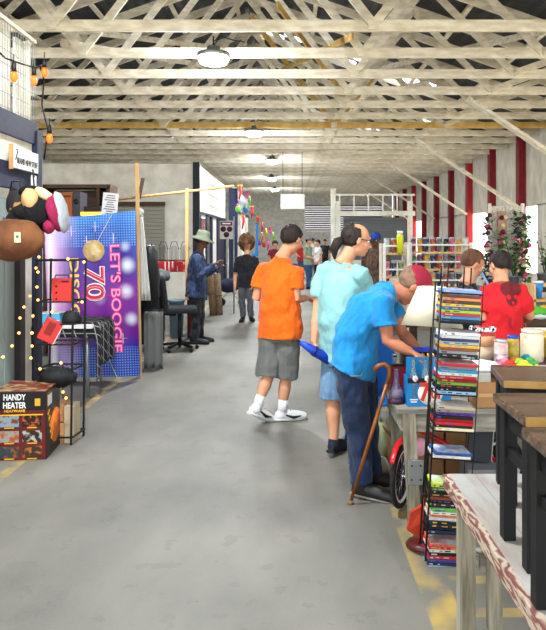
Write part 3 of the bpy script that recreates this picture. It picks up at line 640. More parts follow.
# ------------------------------------------------------------------ booth 3 with hanging toys (far left of aisle)
t = T('market_booth', 'far toy booth with navy frame and bright hanging toys', 'booth', (-2.0, 22.6, 0))
MB().box((0, 0, 1.7), (.3, .2, 3.4)).build('corner_post', NAVY, t); MB().box((-.2, 5, 1.3), (.05, 10, 2.6)).build('white_wall', W2, t)
MB().box((-.1, 5, 3.1), (.1, 10, .8)).build('dark_fascia', mat('slate_panel', '4a4e58', .6), t)
MB().box((.3, 5.5, 2.75), (.03, 9.0, .03)).build('hanging_rail', BLACK, t)
for yy in (1.8, 4, 6.2, 8.4): MB().box((-.1, yy, 1.3), (.12, .14, 2.6)).build('shop_post', W2, t)
tc_ = [('scarlet', 'd2242a'), ('sky blue', '2b7fd0'), ('yellow', 'e6c52a'), ('lime green', '6fbf3a'), ('violet', '7a3fb0'), ('pink', 'e0569a'), ('orange', 'e87a24')]
def toy(x, y, z, k, lb, sc=1.0):
    t = T('hanging_toy', lb, 'toy', (x, y, z), group='bright toys hanging at the far booth')
    m_ = mat('toy_'+tc_[k % 7][0], tc_[k % 7][1], .4); m2 = mat('toy_'+tc_[(k+2) % 7][0], tc_[(k+2) % 7][1], .4)
    if k % 3 == 0:
        MB().tube([(0, 0, 0), (.03*sc, 0, -.3*sc), (-.03*sc, 0, -.62*sc)], [.04*sc, .06*sc, .02*sc]).build('inflatable_blade', m_, t); MB().box((0, 0, -.02), (.2*sc, .05, .05)).build('hilt', m2, t)
    elif k % 3 == 1:
        MB().ball((0, 0, -.16*sc), (.11*sc, .08*sc, .15*sc)).build('balloon_body', m_, t); MB().ball((0, 0, -.02), (.07*sc, .06*sc, .07*sc)).build('balloon_head', m2, t)
    else:
        MB().box((0, 0, -.22*sc), (.16*sc, .05, .36*sc), bev=.01).build('toy_pack', m_, t); MB().box((0, -.03, -.1*sc), (.12*sc, .01, .07*sc)).build('pack_header', m2, t)
    MB().tube([(0, 0, .02), (0, 0, .15)], .006, n=5).build('hook', BLACK, t)
spots = [(240, 185), (247, 190), (252, 206), (245, 206), (249, 195), (243, 215), (256, 228), (262, 232), (266, 228), (270, 226), (259, 240), (264, 242), (254, 250), (238, 205), (258, 215), (268, 240), (273, 232), (262, 222)]
ks = [0, 5, 0, 1, 3, 0, 2, 6, 9, 5, 4, 7, 8, 10, 14, 12, 3, 0]
ordn = ['top left', 'upper', 'middle', 'hooked', 'high centre', 'left', 'right of blue', 'far', 'farther', 'deep', 'low', 'lowest far', 'bottom', 'outermost left', 'centre', 'rearmost low', 'rearmost', 'rear upper']
for i, ((px, py), k) in enumerate(zip(spots, ks)):
    Y = 640*1.75/(HX-px)
    Y = min(max(Y, 21.0), 34)
    toy((px-HX)*Y/F, Y, EYE-(py-HY)*Y/F, k, f'{tc_[k % 7][0]} hanging toy, {ordn[i]} one at the far booth', .55+.012*Y)
t = T('blue_banner_strip', 'narrow bright blue hanging strip at the far toy booth', 'banner', W(257, 240, 27)); MB().box((0, 0, 0), (.12, .02, 1.4)).build('strip', mat('toy_sky blue', '2b7fd0', .4), t); MB().box((0, 0, .71), (.16, .03, .03)).build('top_bar', BLACK, t)
# hanging white sign down the aisle
t = T('hanging_screen', 'blank white rectangular board hung over the far aisle', 'sign', W(292.5, 201.5, 20))
MB().box((0, 0, 0), (.75, .05, .47), bev=.01).build('board', mat('glossy_white', 'f4f6f8', .35), t)
for s in (-.3, .3): MB().tube([(s, 0, .22), (s, 0, 1.55)], .01, n=6).build('hanging_wire', BLACK, t)
# white mezzanine cage with grey shutter, right of aisle far away
t = T('mezzanine_frame', 'white timber cage booth with railing above grey shutter, far right', 'booth', (1.35, 20, 0))
for x in (0, .15, 2.4): MB().box((x, 0, 1.6), (.14, .14, 3.2 if x == 0 else 2.4)).build('post', W2, t)
MB().box((1.25, 0, 2.42), (2.6, .16, .14)).build('deck_beam', W2, t)
MB().box((1.25, 0, 3.0), (2.6, .06, .06)).build('top_rail', W2, t)
for k in range(6): MB().box((.2+k*.45, 0, 2.72), (.04, .04, .55)).build('baluster', W2, t)
m = MB()
for k in range(15): m.box((1.35, .4, 1.0+k*.09), (2.0, .04, .082), rot=(.35, 0, 0))
m.build('grey_shutter', mat('steel_shutter', '70767a', .5, metal=.3), t)
MB().box((1.35, .5, .5), (2.2, .1, 1.0)).build('counter', CREAM, t)
# ------------------------------------------------------------------ people
SKIN = mat('skin', 'c68a68', .55, c2='d39a78', scale=9); SKIN2 = mat('tanned_skin', 'a8674a', .55, c2='b97a5c', scale=9); SKIN3 = mat('brown_skin', '5d3d2c', .55)
HAIRD = mat('dark_brown_hair', '17110e', .7, c2='2a1e18', scale=30, stretch=(1, 1, .3), bump=.6, bscale=50)
EYE_W = mat('eye_white', 'e8e4de', .3); EYE_D = mat('eye_dark', '20150f', .2); LIP = mat('lip', '8f4a40', .6)
def cloth(n, c, c2=None, **k): return mat(n, c, .85, c2=c2, scale=k.pop('scale', 5), bump=1.0, bdist=.07, bscale=k.pop('bscale', 6), stretch=k.pop('stretch', (1, 1, .45)), sheen=.1)
def hand(mb, wr, dirv, palm_n, s, curl=.5, left=False):
    d = dirv.normalized(); n = (palm_n-d*palm_n.dot(d)); n = n.normalized() if n.length > 1e-3 else d.orthogonal().normalized()
    x = d.cross(n)  # across the palm
    th = 1 if left else -1
    mb.loft([wr-d*.02*s, wr+d*.015*s, wr+d*.05*s, wr+d*.088*s], [(.024*s, .019*s), (.031*s, .017*s), (.039*s, .015*s), (.037*s, .013*s)], side=x)
    for k, (o, L) in enumerate(((-.029, .068), (-.010, .076), (.010, .070), (.028, .056))):
        p = wr+d*.082*s+x*(o*s); a = curl*.5; pts = [p-d*.012*s]; cd = d.copy(); ang = 0
        for q in range(3):
            pts.append(p.copy() if q == 0 else pts[-1])
            ang += a; cd = d*math.cos(ang)+n*math.sin(ang); pts[-1] = p; p = p+cd*(L*s*(.42, .32, .26)[q])
        pts.append(p); mb.tube(pts, [.0095*s, .0095*s, .0092*s, .0086*s, .0078*s], n=8)
    b = wr+d*.025*s+x*(th*.026*s); e = b+(d*.6+x*th*.75+n*.3).normalized()*.042*s; f = e+(d*.85+x*th*.25+n*.45).normalized()*.034*s
    mb.tube([b-x*th*.01*s, b, e, f], [.012*s, .0125*s, .011*s, .009*s], n=8)
def head(t, mb, c, fwd, up, s):
    """adds skull, jaw, nose and ears to the body mesh; returns the frame"""
    f = V(fwd).normalized(); u = V(up); u = (u-f*u.dot(f)).normalized(); x = f.cross(u)
    R = Matrix((x, f, u)).transposed()
    P_ = lambda a, b, d: c+(x*a+f*b+u*d)*s
    mb.ball(P_(0, -.012, .028), (.076*s, .095*s, .086*s), M=R); mb.ball(P_(0, .02, -.03), (.062*s, .068*s, .08*s), M=R)
    mb.ball(P_(0, .055, -.085), (.032*s, .03*s, .026*s), M=R, sub=2)
    mb.loft([P_(0, .075, .02), P_(0, .098, -.012), P_(0, .108, -.028), P_(0, .08, -.037)], [.009*s, .012*s, .015*s, .01*s], side=x, n=8)
    mb.ball(P_(0, .083, .03), (.045*s, .014*s, .011*s), M=R, sub=2); mb.ball(P_(0, .082, -.06), (.024*s, .012*s, .012*s), M=R, sub=2)
    for q in (-1, 1): mb.ball(P_(q*.078, -.005, -.008), (.009*s, .019*s, .032*s), M=R, sub=2); mb.ball(P_(q*.04, .06, -.025), (.022*s, .02*s, .02*s), M=R, sub=2)
    return P_, R, x, f, u
def hairshape(P_, R, s, m_, t, hairline=.2, low=-.55, grow=1.0, bald=0, nm='hair', nz=.08, nf=5, fr=.35):
    mb = MB(); vs = bmesh.ops.create_icosphere(mb.bm, subdivisions=5, radius=1)['verts']
    for v in vs:
        p = v.co.copy(); k = 1.0+nz*noise.noise(p*nf)+.02*noise.noise(p*18)
        face = p.y > fr-.25*max(p.z, 0) and p.z < hairline+.55*(1-abs(p.x))*0+.0
        tuck = (p.z < low-.4+(.9*max(p.y+.35, 0))) or (face) or (p.y > .05 and p.z < -.1) or (bald and p.z > bald and p.y > -.35)
        v.co = p*(.80/max(grow, 1) if tuck else k)
    bmesh.ops.scale(mb.bm, vec=(.086*s*grow, .107*s*grow, .1*s*grow), verts=vs)
    bmesh.ops.transform(mb.bm, matrix=R.to_4x4(), verts=vs)
    mb._fin(vs, Matrix.Translation(P_(0, -.016, .026)), True)
    bmesh.ops.smooth_vert(mb.bm, verts=vs, factor=.5, use_axis_x=True, use_axis_y=True, use_axis_z=True)
    return mb.build(nm, m_, t)
def person(label, J, st, s=1.0):
    """J: world joint positions. st: dict of clothing. All geometry hangs under one empty on the ground."""
    hip = (J['hpL']+J['hpR'])/2; root = V((hip.x, hip.y, 0)); J = {k: (v-root if isinstance(v, Vector) and not k.startswith('d_') and k != 'bend' else v) for k, v in J.items()}
    t = T('person', label, 'person', root)
    for q in 'LR': J['to'+q].z = max(J['to'+q].z, .03*s); J['an'+q].z = max(J['an'+q].z, .095*s)
    fat = st.get('fat', 1.0); kt = .9 if st.get('shirt') else 1.0; kl = .86 if st.get('plen', 1.0) > .6 else 1.0; det = st.get('voxel', .008)
    shs = (J['shR']-J['shL']).normalized(); hps = (J['hpR']-J['hpL']).normalized(); mids = (shs+hps).normalized()
    hip = (J['hpL']+J['hpR'])/2; sh = (J['shL']+J['shR'])/2; nk = J['nk']; hd = J['hd']
    mb = MB()
    ax = (sh-hip)
    wst = hip+ax*.38+J.get('bend', V((0, 0, 0))); chs = hip+ax*.74+J.get('bend', V((0, 0, 0)))*.7
    hw = (J['shR']-J['shL']).length/2
    tp = [hip-ax*.12, hip, wst, chs, sh+ax*.02, nk]
    tr = [(.12*s, .09*s), (.155*s*fat, .105*s*fat), (.135*s*fat, .098*s*fat), (max(.145*s, hw*.86), .108*s*fat), (hw*.76, .066*s), (.055*s, .055*s)]
    sd = [hps, hps, mids, shs, shs, shs]
    tr = [(a*kt, b*kt) for a, b in tr[:-1]]+[tr[-1]]
    mb.loft(tp, tr, sides=sd, n=18)
    mb.tube([nk-(hd-nk)*.3, nk, hd-(hd-nk)*.2], [.072*s, .062*s, .056*s], n=12)
    for q in 'LR':
        S, E, Wr = J['sh'+q], J['el'+q], J['wr'+q]
        mb.tube([S, S.lerp(E, .4), E, E.lerp(Wr, .35), Wr], [.045*s, .046*s, .039*s, .041*s, .026*s], n=12)
        hand(mb, Wr, J.get('d_h'+q, (Wr-E).normalized()), J.get('d_p'+q, V((0, 0, -1)) if abs((Wr-E).normalized().z) < .7 else (J['sh'+('R' if q == 'L' else 'L')]-S).normalized()), s, J.get('curl'+q, .8), q == 'L')
        H, K, A = J['hp'+q], J['kn'+q], J['an'+q]
        mb.tube([H+V((0, 0, .02)), H.lerp(K, .5), K, K.lerp(A, .32), K.lerp(A, .75), A-V((0, 0, .02))], [.09*s*kl, .075*s*kl, .055*s*kl, .058*s*kl, .04*s*kl, .036*s], n=12)
        To = J['to'+q]; mb.loft([A-V((0, 0, .03)), A.lerp(To, .5)-V((0, 0, .03*s)), To], [.035*s, .035*s, .025*s], side=V((0, 0, 1)).cross(To-A), n=10)
    P_, R, hx, hf, hu = head(t, mb, hd, J['d_f'], J.get('d_u', V((0, 0, 1))), s*1.07)
    body = mb.build('body', st.get('skin', SKIN), t, voxel=det, smooth=3)
    for q in (-1, 1):
        e = MB().ball(P_(q*.031, .073, .006), .0125*s, sub=2).build('eye', EYE_W, t); MB().ball(P_(q*.031, .0835, .006), .006*s, sub=2).build('iris', EYE_D, e)
    MB().ball(P_(0, .091, -.058), (.022*s, .006*s, .006*s), M=R, sub=2).build('mouth', LIP, t)
    if st.get('hair'): hairshape(P_, R, s*1.07, st['hair'], t, **st.get('hairk', {}))
    # upper garment
    if st.get('shirt'):
        mb = MB(); hem = hip-ax*st.get('hem', .12); ff = st.get('loose', 1.12)
        mb.loft([hem, hip+ax*.02, wst, chs, hip+ax*.9, sh+ax*.02, nk.lerp(sh+ax*.04, .22)], [(.172*s*fat*ff*.97, .124*s*fat*ff), (.168*s*fat*ff, .122*s*fat*ff), (.155*s*fat*ff, .118*s*fat*ff), (max(.16*s, hw*.94)*1.03, .13*s*fat), (hw*.96, .11*s*fat), (hw*.76, .092*s), (.074*s, .07*s)], sides=[hps, hps, mids, shs, shs, shs, shs], n=20)
        sl = st.get('sleeve', .62)
        for q in 'LR':
            S, E, Wr = J['sh'+q], J['el'+q], J['wr'+q]; inn = (sh-S)*.35
            if sl <= 1: mb.tube([S+inn, S, S.lerp(E, sl*.5), S.lerp(E, sl)], [.074*s, .071*s, .07*s, .076*s], n=14)
            else: mb.tube([S+inn, S, S.lerp(E, .5), E, E.lerp(Wr, .5), E.lerp(Wr, .95)], [.072*s, .07*s, .064*s, .056*s, .05*s, .042*s], n=14)
        o = mb.build('shirt', st['shirt'], t, voxel=.009, smooth=3)
        tx = bpy.data.textures.get('folds') or bpy.data.textures.new('folds', 'CLOUDS'); tx.noise_scale = .12; tx.noise_depth = 1
        d = o.modifiers.new('folds', 'DISPLACE'); d.texture = tx; d.strength = .04; d.mid_level = .5; d.texture_coords = 'LOCAL'
    if st.get('pants'):
        mb = MB(); ln = st.get('plen', 1.0); ff = st.get('pw', 1.0)
        mb.loft([hip-ax*.16, hip-ax*.02, hip+ax*.14], [(.155*s*fat, .115*s*fat), (.166*s*fat, .122*s*fat), (.152*s*fat, .112*s*fat)], side=hps, n=18)
        for q in 'LR':
            H, K, A = J['hp'+q], J['kn'+q], J['an'+q]
            if ln < .6: mb.tube([H+V((0, 0, .03)), H.lerp(K, .5), H.lerp(K, .9+.0), H.lerp(K, .98)], [.105*s, .1*s*ff, .1*s*ff, .102*s*ff], n=16)
            else: mb.tube([H+V((0, 0, .03)), H.lerp(K, .5), K, K.lerp(A, .5), K.lerp(A, .98)], [.1*s, .092*s*ff, .075*s*ff, .068*s*ff, .068*s*ff], n=16)
        o = mb.build('trousers' if ln > .6 else 'shorts', st['pants'], t, voxel=.009, smooth=3)
        tx = bpy.data.textures['folds'] if 'folds' in bpy.data.textures else bpy.data.textures.new('folds', 'CLOUDS')
        d = o.modifiers.new('folds', 'DISPLACE'); d.texture = tx; d.strength = .034; d.mid_level = .5; d.texture_coords = 'LOCAL'
    sm_ = st.get('shoe', BLACKP)
    for q in 'LR':
        A, To = J['an'+q], J['to'+q]; d = (To-A); dn = d.normalized(); fl = V((d.x, d.y, 0)).normalized(); sdv = V((0, 0, 1)).cross(fl)
        pit = math.atan2(-(To.z+.0-(A.z-.07*s)), math.hypot(d.x, d.y)); hz = A-V((0, 0, .035*s))
        fd = (To-(A-V((0, 0, .055*s)))).normalized(); upv = sdv.cross(fd)*-1
        upv = fd.cross(sdv) if fd.cross(sdv).z > 0 else -fd.cross(sdv)
        b0 = A-upv*.045*s-fd*.05*s; L = .295*s
        mb = MB(); mb.loft([b0-fd*.012*s, b0+fd*.02*s, b0+fd*L*.4, b0+fd*L*.7-upv*.008, b0+fd*L*.93-upv*.014, b0+fd*L-upv*.018], [(.026*s, .03*s), (.036*s, .046*s), (.043*s, .052*s), (.05*s, .045*s), (.044*s, .036*s), (.024*s, .022*s)], side=sdv, n=14)
        mb.tube([A-upv*.05*s, A+upv*.008*s], [.047*s, .045*s], n=12)
        o = mb.build('shoe', sm_, t, voxel=.007, smooth=2)
        m2 = MB(); m2.loft([b0-fd*.02*s-upv*.032*s, b0+fd*L*.3-upv*.034*s, b0+fd*L*.7-upv*.034*s, b0+fd*L*1.01-upv*.03*s], [(.032*s, .014*s), (.038*s, .014*s), (.049*s, .014*s), (.026*s, .01*s)], side=sdv, n=14); m2.build('sole', st.get('sole', BLACK), o)
        if st.get('stripe'):
            for q2 in (-1, 1): MB().tube([b0+fd*L*.25+sdv*q2*.042*s+upv*.012, b0+fd*L*.5+sdv*q2*.0465*s-upv*.012, b0+fd*L*.75+sdv*q2*.047*s+upv*.0], [.007, .015, .005], n=6).build('side_stripe', st['stripe'], o)
        if st.get('stripe'): MB().loft([b0+fd*L*.42+upv*.045, b0+fd*L*.62+upv*.026], [(.02*s, .006), (.022*s, .006)], side=sdv, n=10).build('lace_panel', st['stripe'], o)
        if st.get('sock'): MB().tube([A-V((0, 0, .02)), A+(J['kn'+q]-A).normalized()*.1*s], [.045*s, .044*s], n=14).build('sock', st['sock'], t)
    return t, P_, R
def mk(Y, d):
    """pixel joints (x, y, depth offset) to world"""
    o = {}
    for k, v in d.items():
        if k.startswith('d_') or k in ('bend',): o[k] = V(v)
        elif isinstance(v, tuple): o[k] = W(v[0], v[1], Y+v[2])
        else: o[k] = v
    return o
# man in orange
ORG = cloth('orange_cotton', 'f06a0a', 'e05c05'); GREYS = cloth('grey_shorts_cloth', '6d6f6a', '5c5e5a')
J = mk(5.75, dict(hd=(292, 239.5, 0), nk=(284, 254.5, 0), shL=(263, 269, .06), shR=(297, 272, -.06), elL=(256, 298, .08), elR=(296, 299, -.08), wrL=(266, 296, .30), wrR=(307, 298, .13), hpL=(271, 331, .03), hpR=(289, 332, -.03), knL=(268, 377, -.02), knR=(286, 378, .03), anL=(257, 406, -.1), anR=(282, 413, .02), toL=(271, 420, .02), toR=(303, 422, .1), d_f=(.62, .68, -.38), d_u=(.2, .2, .9), d_hL=(.6, .6, .2), curlL=1.0, curlR=1.0))
t, P_, R = person('man in orange tee and grey shorts, seen from behind mid-stride', J, dict(shirt=ORG, hem=.1, loose=1.12, fat=1.12, pants=GREYS, plen=.5, pw=1.08, hair=HAIRD, hairk=dict(hairline=.3, low=-.5, fr=.45, nz=.08), shoe=mat('white_leather', 'dcdcda', .45), sole=mat('white_sole', 'cfcfca', .5), stripe=BLACK, sock=mat('white_sock', 'dadada', .9), voxel=.007))
# man in pale blue with ponytail
PALE = cloth('pale_aqua_cotton', '8cc2c2', '80b6b7'); DEN = cloth('light_denim', '5c7f9f', '6d90ae')
J = mk(4.87, dict(hd=(357, 240, 0), nk=(345, 259, 0), shL=(323, 270, .14), shR=(361, 273, -.12), elL=(317, 313, .1), elR=(372, 312, .02), wrL=(314, 342, .02), wrR=(390, 325, .2), hpL=(335, 352, .08), hpR=(352, 352, -.05), knL=(333, 400, .05), knR=(355, 402, .0), anL=(334, 440, 0), anR=(360, 442, .12), toL=(343, 455, .16), toR=(376, 452, .25), d_f=(.93, .15, -.2), d_u=(.1, 0, 1), d_hL=(0, -.1, -1), curlL=2.2, d_pL=(.9, .5, 0), bend=(-.02, -.02, 0)))
t, P_, R = person('man in pale aqua tee with ponytail and glasses, holding a blue bundle', J, dict(shirt=PALE, hem=.1, fat=1.12, pants=DEN, plen=.5, pw=1.05, hair=HAIRD, hairk=dict(hairline=.9, low=-.6, fr=.25, bald=.62), shoe=mat('navy_canvas', '1d2430', .8), sole=BLACK, voxel=.007))
MB().ball(P_(0, -.115, -.03), (.03, .03, .03)).build('hair_tie', BLACK, t); MB().tube([P_(0, -.1, -.02), P_(0, -.135, -.045), P_(0, -.15, -.1), P_(0, -.13, -.165)], [.03, .042, .035, .008]).build('ponytail', HAIRD, t)
gl = MB().tube([P_(.078, .0, .008), P_(.07, .09, .012), P_(.05, .105, .008)], .0025, n=6).tube([P_(-.078, .0, .008), P_(-.07, .09, .012), P_(-.05, .105, .008)], .0025, n=6)
for q in (-1, 1): gl.tube([P_(q*.034+.024*math.cos(a), .103, .002+.017*math.sin(a)) for a in [i*PI/6 for i in range(13)]], .0022, n=5)
gl.build('glasses', BLACK, t)
BLU = mat('royal_blue_nylon', '1747c9', .45, c2='0f3298', scale=8, bump=.5, bscale=14)
t = T('blue_umbrella', 'rolled royal blue umbrella bundle carried in the ponytailed man\'s hand', 'umbrella', W(316, 352, 4.84))
MB().tube([W(300, 342, 4.84)-W(316, 352, 4.84), W(308, 347, 4.84)-W(316, 352, 4.84), V((0, 0, 0)), W(330, 360, 4.84)-W(316, 352, 4.84)], [.016, .03, .038, .042], n=12).build('rolled_canopy', BLU, t)
MB().tube([W(296, 340, 4.84)-W(316, 352, 4.84), W(301, 343, 4.84)-W(316, 352, 4.84)], .01).build('tip', BLACK, t); MB().tube([V((-.02, 0, .015)), V((.0, 0, -.0))], .041, n=12).build('strap', mat('dark_blue_band', '0b2270', .5), t)
# bending man
TEE = cloth('bright_blue_cotton', '0f78b4', '1384c2'); NVY = cloth('navy_jeans', '14233f', '1b2d4e')
J = mk(4.12, dict(hd=(412, 286, .0), nk=(397, 291, .02), shL=(384, 290, .2), shR=(383, 303, -.16), elL=(402, 332, .24), elR=(388, 341, -.2), wrL=(420, 352, .1), wrR=(411, 352, -.26), hpL=(359, 366, .09), hpR=(350, 368, -.08), knL=(366, 426, .1), knR=(358, 430, -.05), anL=(371, 478, .1), anR=(362, 484, -.05), toL=(394, 488, .12), toR=(386, 497, -.1), d_f=(.5, .1, -.86), d_u=(.86, 0, .5), d_hR=(.8, -.1, -.35), d_pR=(0, 0, -1), curlR=1.0, bend=(-.06, 0, .05)))
t, P_, R = person('stooping man in bright blue tee and maroon cap reaching for bottles', J, dict(skin=SKIN2, shirt=TEE, hem=.08, fat=1.08, pants=NVY, plen=1, pw=1.1, hair=mat('grey_hair', '85654f', .8, c2='63503f', scale=30), hairk=dict(hairline=.9, low=-.6, fr=.2, grow=.93, nz=.02), shoe=mat('black_leather', '24211f', .4), sole=mat('tan_sole', '8a8176', .6), voxel=.007))
CAP = mat('maroon_cap_cloth', '8a1830', .8, c2='9c2038', scale=8)
mb = MB(); vs = bmesh.ops.create_icosphere(mb.bm, subdivisions=4, radius=1)['verts']
for v in vs:
    if v.co.z < -.2-.35*v.co.y: v.co *= .84
bmesh.ops.scale(mb.bm, vec=(.09, .112, .108), verts=vs); bmesh.ops.transform(mb.bm, matrix=R.to_4x4(), verts=vs); mb._fin(vs, Matrix.Translation(P_(0, -.012, .03)), True)
cp = mb.build('cap', CAP, t)
MB().loft([P_(0, .07, .045), P_(0, .12, .05), P_(0, .165, .035)], [(.075, .008), (.066, .006), (.035, .005)], side=R @ V((1, 0, 0)), n=16).build('cap_peak', CAP, cp)
CH = mat('steel_chain', '9a9a94', .35, metal=.8)
MB().tube([W(346, 366, 3.97)-t.location, W(351, 376, 3.93)-t.location, W(361, 376, 3.93)-t.location, W(364, 368, 3.98)-t.location], .004, n=6).build('key_chain', CH, t)
# cane
t = T('walking_cane', 'curved wooden walking cane leaning against the stooping man', 'cane', W(350, 505, 3.96)*V((1, 1, 0)))
r0 = t.location.copy(); cp_ = [W(350, 504, 3.96), W(368, 445, 3.93), W(387, 384, 3.9), W(390, 374, 3.9), W(389, 367, 3.9), W(384, 364, 3.9), W(378, 366, 3.9), W(374, 371, 3.9)]
WC = mat('varnished_cane', '8a4f1e', .35, c2='5f3312', scale=14, stretch=(1, 1, .4))
MB().tube([p-r0 for p in cp_[:3]], [.011, .012, .013], n=10).build('shaft', WC, t); MB().tube([p-r0 for p in cp_[2:]], [.013, .014, .015, .015, .015, .013], n=10).build('handle', WC, t)
MB().cyl(V((0, 0, 0)), V((.005, 0, .03)), .014).build('rubber_tip', mat('worn_rubber', '8a6a48', .8), t)
# boy in red
g = G('red_skull_tee', .85); nz_ = g.noise(9, 4)
k = None
c = g.mix(g.ma('MULTIPLY', nz_, .25), 'd4121f', 'b80e1a')
def dsc(px, py, r1, r2): 
    p = W(px, py, 4.7); return g.disc(p.x-RB.x, p.z, r1, r2, .35)
RB = (W(492, 345, 4.8)+W(514, 345, 4.8))/2
back = g.ma('LESS_THAN', g.y, .0)
sk = g.ma('ADD', dsc(512, 289, .085, .072), dsc(512, 299, .052, .058), True)
eyes = g.ma('ADD', g.ma('ADD', dsc(509, 297, .018, .018), dsc(517, 297, .018, .018), True), dsc(513, 303, .008, .014), True)
sk = g.ma('MULTIPLY', g.ma('SUBTRACT', sk, eyes, True), g.ma('MULTIPLY', back, .85))
fd_ = g.ma('MULTIPLY', g.ma('MULTIPLY', dsc(513, 318, .05, .09), g.ma('GREATER_THAN', g.noise(18, 5, (1, 1, .4)), .56)), g.ma('MULTIPLY', back, .55))
c = g.mix(sk, c, '3a0a10'); c = g.mix(fd_, c, '6a0c14'); g.bump(g.noise(9, 4, (1, 1, .45)), .6, .02); REDT = g.out(c)
J = mk(4.8, dict(hd=(500, 266, .05), nk=(501, 280, 0), shL=(487, 292, .03), shR=(519, 291, -.03), elL=(483, 318, .0), elR=(530, 317, 0), wrL=(484, 322, .28), wrR=(520, 322, .28), hpL=(494, 345, 0), hpR=(512, 345, 0), knL=(493, 398, .03), knR=(513, 398, .03), anL=(493, 448, 0), anR=(514, 448, 0), toL=(490, 455, .2), toR=(518, 455, .2), d_f=(-.35, .85, -.4), d_u=(0, .3, .95)))
t, P_, R = person('boy in red tee with dark skull print on back', J, dict(shirt=REDT, hem=.16, loose=1.05, fat=1.0, pants=cloth('black_trouser_cloth', '17171b', '202026'), hair=HAIRD, hairk=dict(hairline=.4, low=-.42, fr=.5, nz=.03, grow=.96), sleeve=.8, voxel=.009), .9)
# teen in black with phone
BRN = mat('brown_hair', '4a2f1e', .75, c2='6a4630', scale=30, stretch=(1, 1, .3), bump=.6, bscale=50)
J = mk(5.25, dict(hd=(473, 264, .05), nk=(468, 280, 0), shL=(470, 291, .16), shR=(466, 293, -.14), elL=(474, 318, .2), elR=(466, 322, -.16), wrL=(484, 293, .18), wrR=(483, 300, -.05), hpL=(468, 342, .08), hpR=(466, 342, -.08), knL=(469, 390, .08), knR=(469, 390, -.08), anL=(467, 436, .08), anR=(467, 436, -.08), toL=(488, 441, .1), toR=(488, 441, -.08), d_f=(.85, .1, -.45), d_u=(.3, 0, .9), curlL=1.6, curlR=1.6))
BLKT = cloth('black_cotton', '131418', '1c1d22')
t, P_, R = person('teenager in black tee looking down at phone behind film rack', J, dict(shirt=BLKT, hem=.15, fat=1.0, pants=cloth('black_trouser_cloth', '17171b'), hair=BRN, hairk=dict(hairline=.35, low=-.4, fr=.42, nz=.05, grow=.97), voxel=.009), .93)
t = T('mobile_phone', 'dark mobile phone with bluish screen held up by the teenager', 'phone', W(486, 279, 5.3), rot=(0, -.5, 0)); MB().box((0, 0, 0), (.012, .08, .16), bev=.004).build('phone_body', BLACK, t); MB().box((-.007, 0, 0), (.002, .07, .15)).build('screen', mat('screen_glow', '7fa4d6', .2, emit=.6), t)
# man with sun hat
PLD = cloth('blue_plaid_shirt', '131d38', '33466c', scale=40); KH = mat('pale_green_hat', '767d68', .8, c2='5f6755', scale=8)
J = mk(10.06, dict(hd=(202, 240, .02), nk=(200, 251, 0), shL=(200, 256, .17), shR=(196, 257, -.17), elL=(204, 276, .2), elR=(198, 277, -.2), wrL=(218, 268, .1), wrR=(215, 264, -.12), hpL=(197, 290, .08), hpR=(195, 290, -.08), knL=(200, 316, .1), knR=(196, 316, -.08), anL=(199, 337, .1), anR=(194, 338, -.1), toL=(208, 341, .1), toR=(205, 343, -.12), d_f=(.9, -.1, -.25), d_u=(.2, 0, .9)))
t, P_, R = person('man in plaid shirt and pale sun hat by the booth post', J, dict(skin=SKIN3, shirt=PLD, hem=.2, sleeve=2, fat=1.15, pants=cloth('black_trouser_cloth', '17171b'), pw=1.1, hair=HAIRD, hairk=dict(hairline=.9, fr=.2, grow=.96), voxel=.011))
hh = MB().lathe([(.2, .0), (.205, .01), (.11, .05), (.105, .1), (.09, .15), (.0, .165)], n=28, M=Matrix.Translation(P_(0, 0, -.0)) @ R.to_4x4()).build('sun_hat', KH, t)
MB().lathe([(.1, .06), (.102, .085), (.09, .085)], n=28, M=Matrix.Translation(P_(0, 0, 0)) @ R.to_4x4()).build('hat_band', mat('hat_band', '5f6b58', .8), hh)
# woman in black
CURL = mat('curly_brown_hair', '3c2718', .8, c2='7d5a3c', scale=18, bump=1.0, bscale=25)
J = mk(12.7, dict(hd=(247, 244, .0), nk=(247, 254, 0), shL=(256, 259, -.02), shR=(238, 259, -.02), elL=(257, 275, -.02), elR=(235, 275, 0), wrL=(253, 285, -.15), wrR=(235, 288, -.1), hpL=(249, 282, 0), hpR=(242, 282, 0), knL=(250, 301, -.02), knR=(242, 301, -.02), anL=(251, 317, 0), anR=(243, 317, 0), toL=(253, 320, -.18), toR=(241, 321, -.18), d_f=(.3, -.9, -.3), d_u=(0, -.2, .9)))
t, P_, R = person('woman in black top and grey leggings with curly hair', J, dict(shirt=BLKT, hem=.22, loose=1.1, fat=1.0, sleeve=.8, pants=cloth('grey_leggings', '3f4246', '575b60', scale=20), pw=.95, hair=CURL, hairk=dict(hairline=.1, low=-1.6, fr=.62, grow=1.9, nz=.22, nf=4), voxel=.011), .95)
